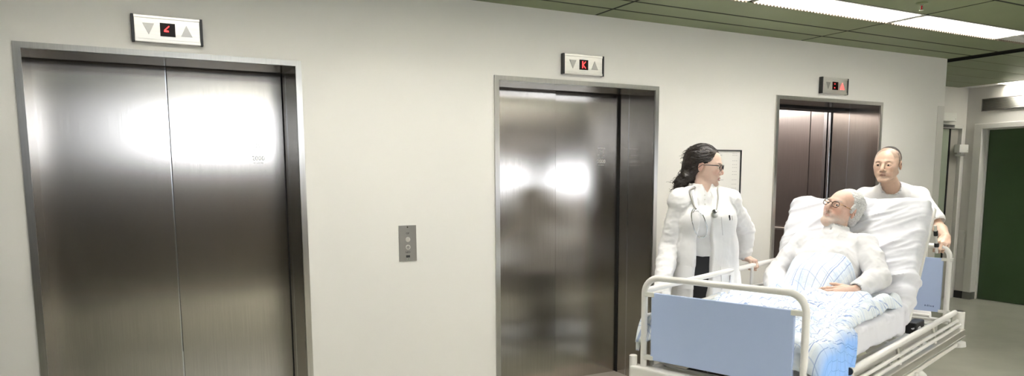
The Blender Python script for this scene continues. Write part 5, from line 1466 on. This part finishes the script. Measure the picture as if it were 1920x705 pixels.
# ------------------------------------------------------------------ the nurse pushing the bed
def build_nurse():
    hs = 1.06; hc = at(1664, 309, 5.16); tc = toward_cam(hc); face = unit(tc*.92-cam_right*.36-A_(0, 0, .07))
    hR = frame(face, A_(0, 0, 1)+cam_right*.03); HEADS['nurse'] = (hR, hc)
    J = dict(neck=at(1669, 346, 5.24), upper=at(1671, 366, 5.30), chest=at(1677, 408, 5.32), waist=at(1684, 465, 5.42), pelvis=at(1690, 515, 5.50),
             sh_l=at(1721, 370, 5.26), sh_r=at(1622, 371, 5.36))
    hl_ = B(tH, -.018, 1.045); hr_ = B(tH, -BW+.06, 1.045)
    lat = unit(A_(*(J['sh_l']-J['sh_r'])[:2], 0)); fwd = unit(np.cross(lat, (0, 0, 1))); fwd = fwd if fwd@tc > 0 else -fwd
    hd = unit(-bd*.85-A_(0, 0, .35)+bn*.1)
    J['wr_l'] = hl_-hd*.095+A_(0, 0, .018); J['wr_r'] = hr_-hd*.095+A_(0, 0, .018)
    J['el_l'] = J['wr_l']+unit(at(1757, 423, 5.12)-J['wr_l'])*.235; J['el_r'] = J['wr_r']+A_(.16, .10, .12)
    pel = J['pelvis']
    for s, q in (('r', -1), ('l', 1)):
        J['hip_'+s] = pel+lat*q*.085-A_(0, 0, .05); J['kn_'+s] = A_(*(pel[:2]+lat[:2]*q*.10+fwd[:2]*(.12 if q > 0 else -.03)), .48)
        J['an_'+s] = A_(*(pel[:2]+lat[:2]*q*.10+fwd[:2]*(.10 if q > 0 else -.30)), .085); J['toe_'+s] = A_(*(J['an_'+s][:2]+fwd[:2]*.16+lat[:2]*q*.02), .035)
    r = dict(hip=.160, waist=.145, chest=.155, upper=.115, arm=.050, elbow=.040, wrist=.027, thigh=.080, knee=.055, ankle=.036, neck=.053)
    hands = [(J['wr_l'], hd, A_(0, 0, 1)+bn*.25, -1 if False else 1, [(.75, 1.25, .7), (.80, 1.25, .7), (.82, 1.25, .7), (.86, 1.2, .7)], 1.05, (.35, .8), .03),
             (J['wr_r'], hd, A_(0, 0, 1), 1, [(.8, 1.25, .7)]*4, 1.05, (.35, .8), .03)]
    # thumbs point inward
    fix = []
    for h, q in zip(hands, (-1, 1)):
        X = unit(h[1]); Z = unit(h[2]-X*(h[2]@X)); Y = np.cross(Z, X); fix.append(h[:3]+((1 if (Y@bn)*q > 0 else -1),)+h[4:])
    head = head_body(eye=.0028, wide=1.03, jaw=1.2, nose=1.02, brow=.9, cheeks=1.08)
    b = figure(J, lat, .62, r, head, hR, hc, hs, fix)
    root = person((pel[0], pel[1], 0), 'nurse with shaved head in white T-shirt pushing the bed from behind its head end')
    def hl2(p):
        e = np.sqrt((p[:, 0]/.060)**2+((p[:, 1]-.088)/.068)**2+((p[:, 2]-.028)/.072)**2)
        side = np.clip((np.abs(p[:, 0])-.058)/.006, 0, 1)*np.clip((.030-p[:, 1])/.010, 0, 1)*np.clip((p[:, 2]+.010)/.012, 0, 1)
        up = np.clip((e-1.0)/.12, 0, 1)*np.clip((p[:, 2]-.035)/.02, 0, 1)
        back = np.clip((-.02-p[:, 1])/.02, 0, 1)*np.clip((p[:, 2]+.055)/.02, 0, 1)
        ear = ((np.abs(p[:, 0])-.080)/.012)**2+((p[:, 1]+.012)/.022)**2+((p[:, 2]+.004)/.036)**2 < 1
        return np.where(ear, 0, np.maximum(np.maximum(up*.62, side), back))
    ft = face_tint((.70, .49, .37), hR, hc, hs, lip=(.42, .20, .15), flush=(.62, .30, .20), brow=(.05, .035, .025), hairline=hl2, amt=.5)
    body_obj('body', b, .0054, [(hc+hR[1]*hs*.06, .115, 1), (hc+hR[1]*hs*.085, .06, 1), (J['wr_l']+hd*.09, .09, 1)], root, MT['skin_m'], ft)
    for s in (1, -1): eye_mesh('eye', hc+hs*(hR[0]*s*.0325+hR[1]*.0775+hR[2]*.004), face-A_(0, 0, .12)-cam_right*.15, .0133*hs, root, (.03, .018, .012))
    hl = Body(); hl.add(Ell((0, -.022, .040), (.0760, .0965, .0835))); hl.sub(Ell((0, .082, .018), (.082, .100, .088)), .01); hl.sub(Ell((0, .02, -.09), (.12, .14, .08)), .01)
    for s in (1, -1): hl.sub(Ell((s*.086, -.008, -.006), (.020, .028, .034)), .004)
    hair_shell(hl, hR, hc, hs, 'hair', MT['hair_buzz'], root, .0045, .0008, 90)
    # T-shirt
    tb = Body(); g = .018
    tb.add(ECap(J['pelvis'], J['waist'], r['hip']+g+.01, r['waist']+g+.01, lat, .64), .05).add(ECap(J['waist'], J['chest'], r['waist']+g, r['chest']+g, lat, .64), .05)
    tb.add(ECap(J['chest'], J['upper'], r['chest']+g, r['upper']+g, lat, .60), .05).add(Cap(J['upper']+A_(0, 0, .0), J['neck']-A_(0, 0, .025), .10, .080), .04)
    for s in 'lr':
        tb.add(Cap(J['upper'], J['sh_'+s], .075, .070), .05)
        a, m_ = J['sh_'+s], J['el_'+s]; e = a+(m_-a)*.80; tb.add(Cap(a, e, .070, .072), .03); d = unit(m_-a); tb.sub(Cap(e+d*.035, e+d*.2, .062, .07), .004)
        tb.sub(RBox(e+d*.16, (.09, .09, .10), np.stack([unit(np.cross(d, (0, 1, .2))), unit(np.cross(d, np.cross(d, (0, 1, .2)))), d]), .002), .003)
    tb.sub(Cap(J['neck']-A_(0, 0, .018)+fwd*.022, J['neck']+A_(0, 0, .15)+fwd*.02, .066, .070), .005)
    tb.inter(RBox(A_(pel[0], pel[1], .86+1), (2, 2, 1), rr=.001), .005)
    tf = lambda v, n: .006*ridged(np.stack([(v@lat)*8+v[:, 2]*5, v[:, 2]*6, (v@fwd)*6], 1), 81, 2)+.0015*fbm(v*30, 5)
    to = sdf_obj('t_shirt', tb, .0064, MT['tee'], root, tf)
    pb = Body(); pb.add(ECap(J['pelvis'], J['waist'], r['hip']+.012, r['waist']+.008, lat, .64), .03)
    for s in 'lr': limb(pb, J['hip_'+s], J['kn_'+s], J['an_'+s]+A_(0, 0, .02), .098, .078, .065, .05)
    pb.inter(RBox(A_(pel[0], pel[1], .98-1), (2, 2, 1), rr=.001), .004)
    sdf_obj('trousers', pb, .010, MT['tee'], root)
    for s in 'lr':
        sb = Body().add(Cap(J['an_'+s]-A_(0, 0, .03)-fwd*.03, J['toe_'+s]+A_(0, 0, .005), .043, .039), .02).inter(RBox(A_(pel[0], pel[1], .5), (3, 3, .498), rr=.001), .003)
        sdf_obj('shoe', sb, .009, MT['white_plastic'], root)
    return root
nurse = build_nurse()
# ------------------------------------------------------------------ light
w = bpy.data.worlds.new('world'); SC.world = w; w.use_nodes = True
bg = w.node_tree.nodes['Background']
bg.inputs[0].default_value = (.86, .92, 1, 1); bg.inputs[1].default_value = 5.0
SC.view_settings.exposure = 1.04
def area(name, loc, rot, sx, sy, power, col):
    l = bpy.data.lights.new(name, 'AREA'); l.shape = 'RECTANGLE'; l.size = sx; l.size_y = sy; l.energy = power; l.color = col
    o = bpy.data.objects.new(name, l); COL.objects.link(o); o.location = loc; o.rotation_euler = rot
    return o
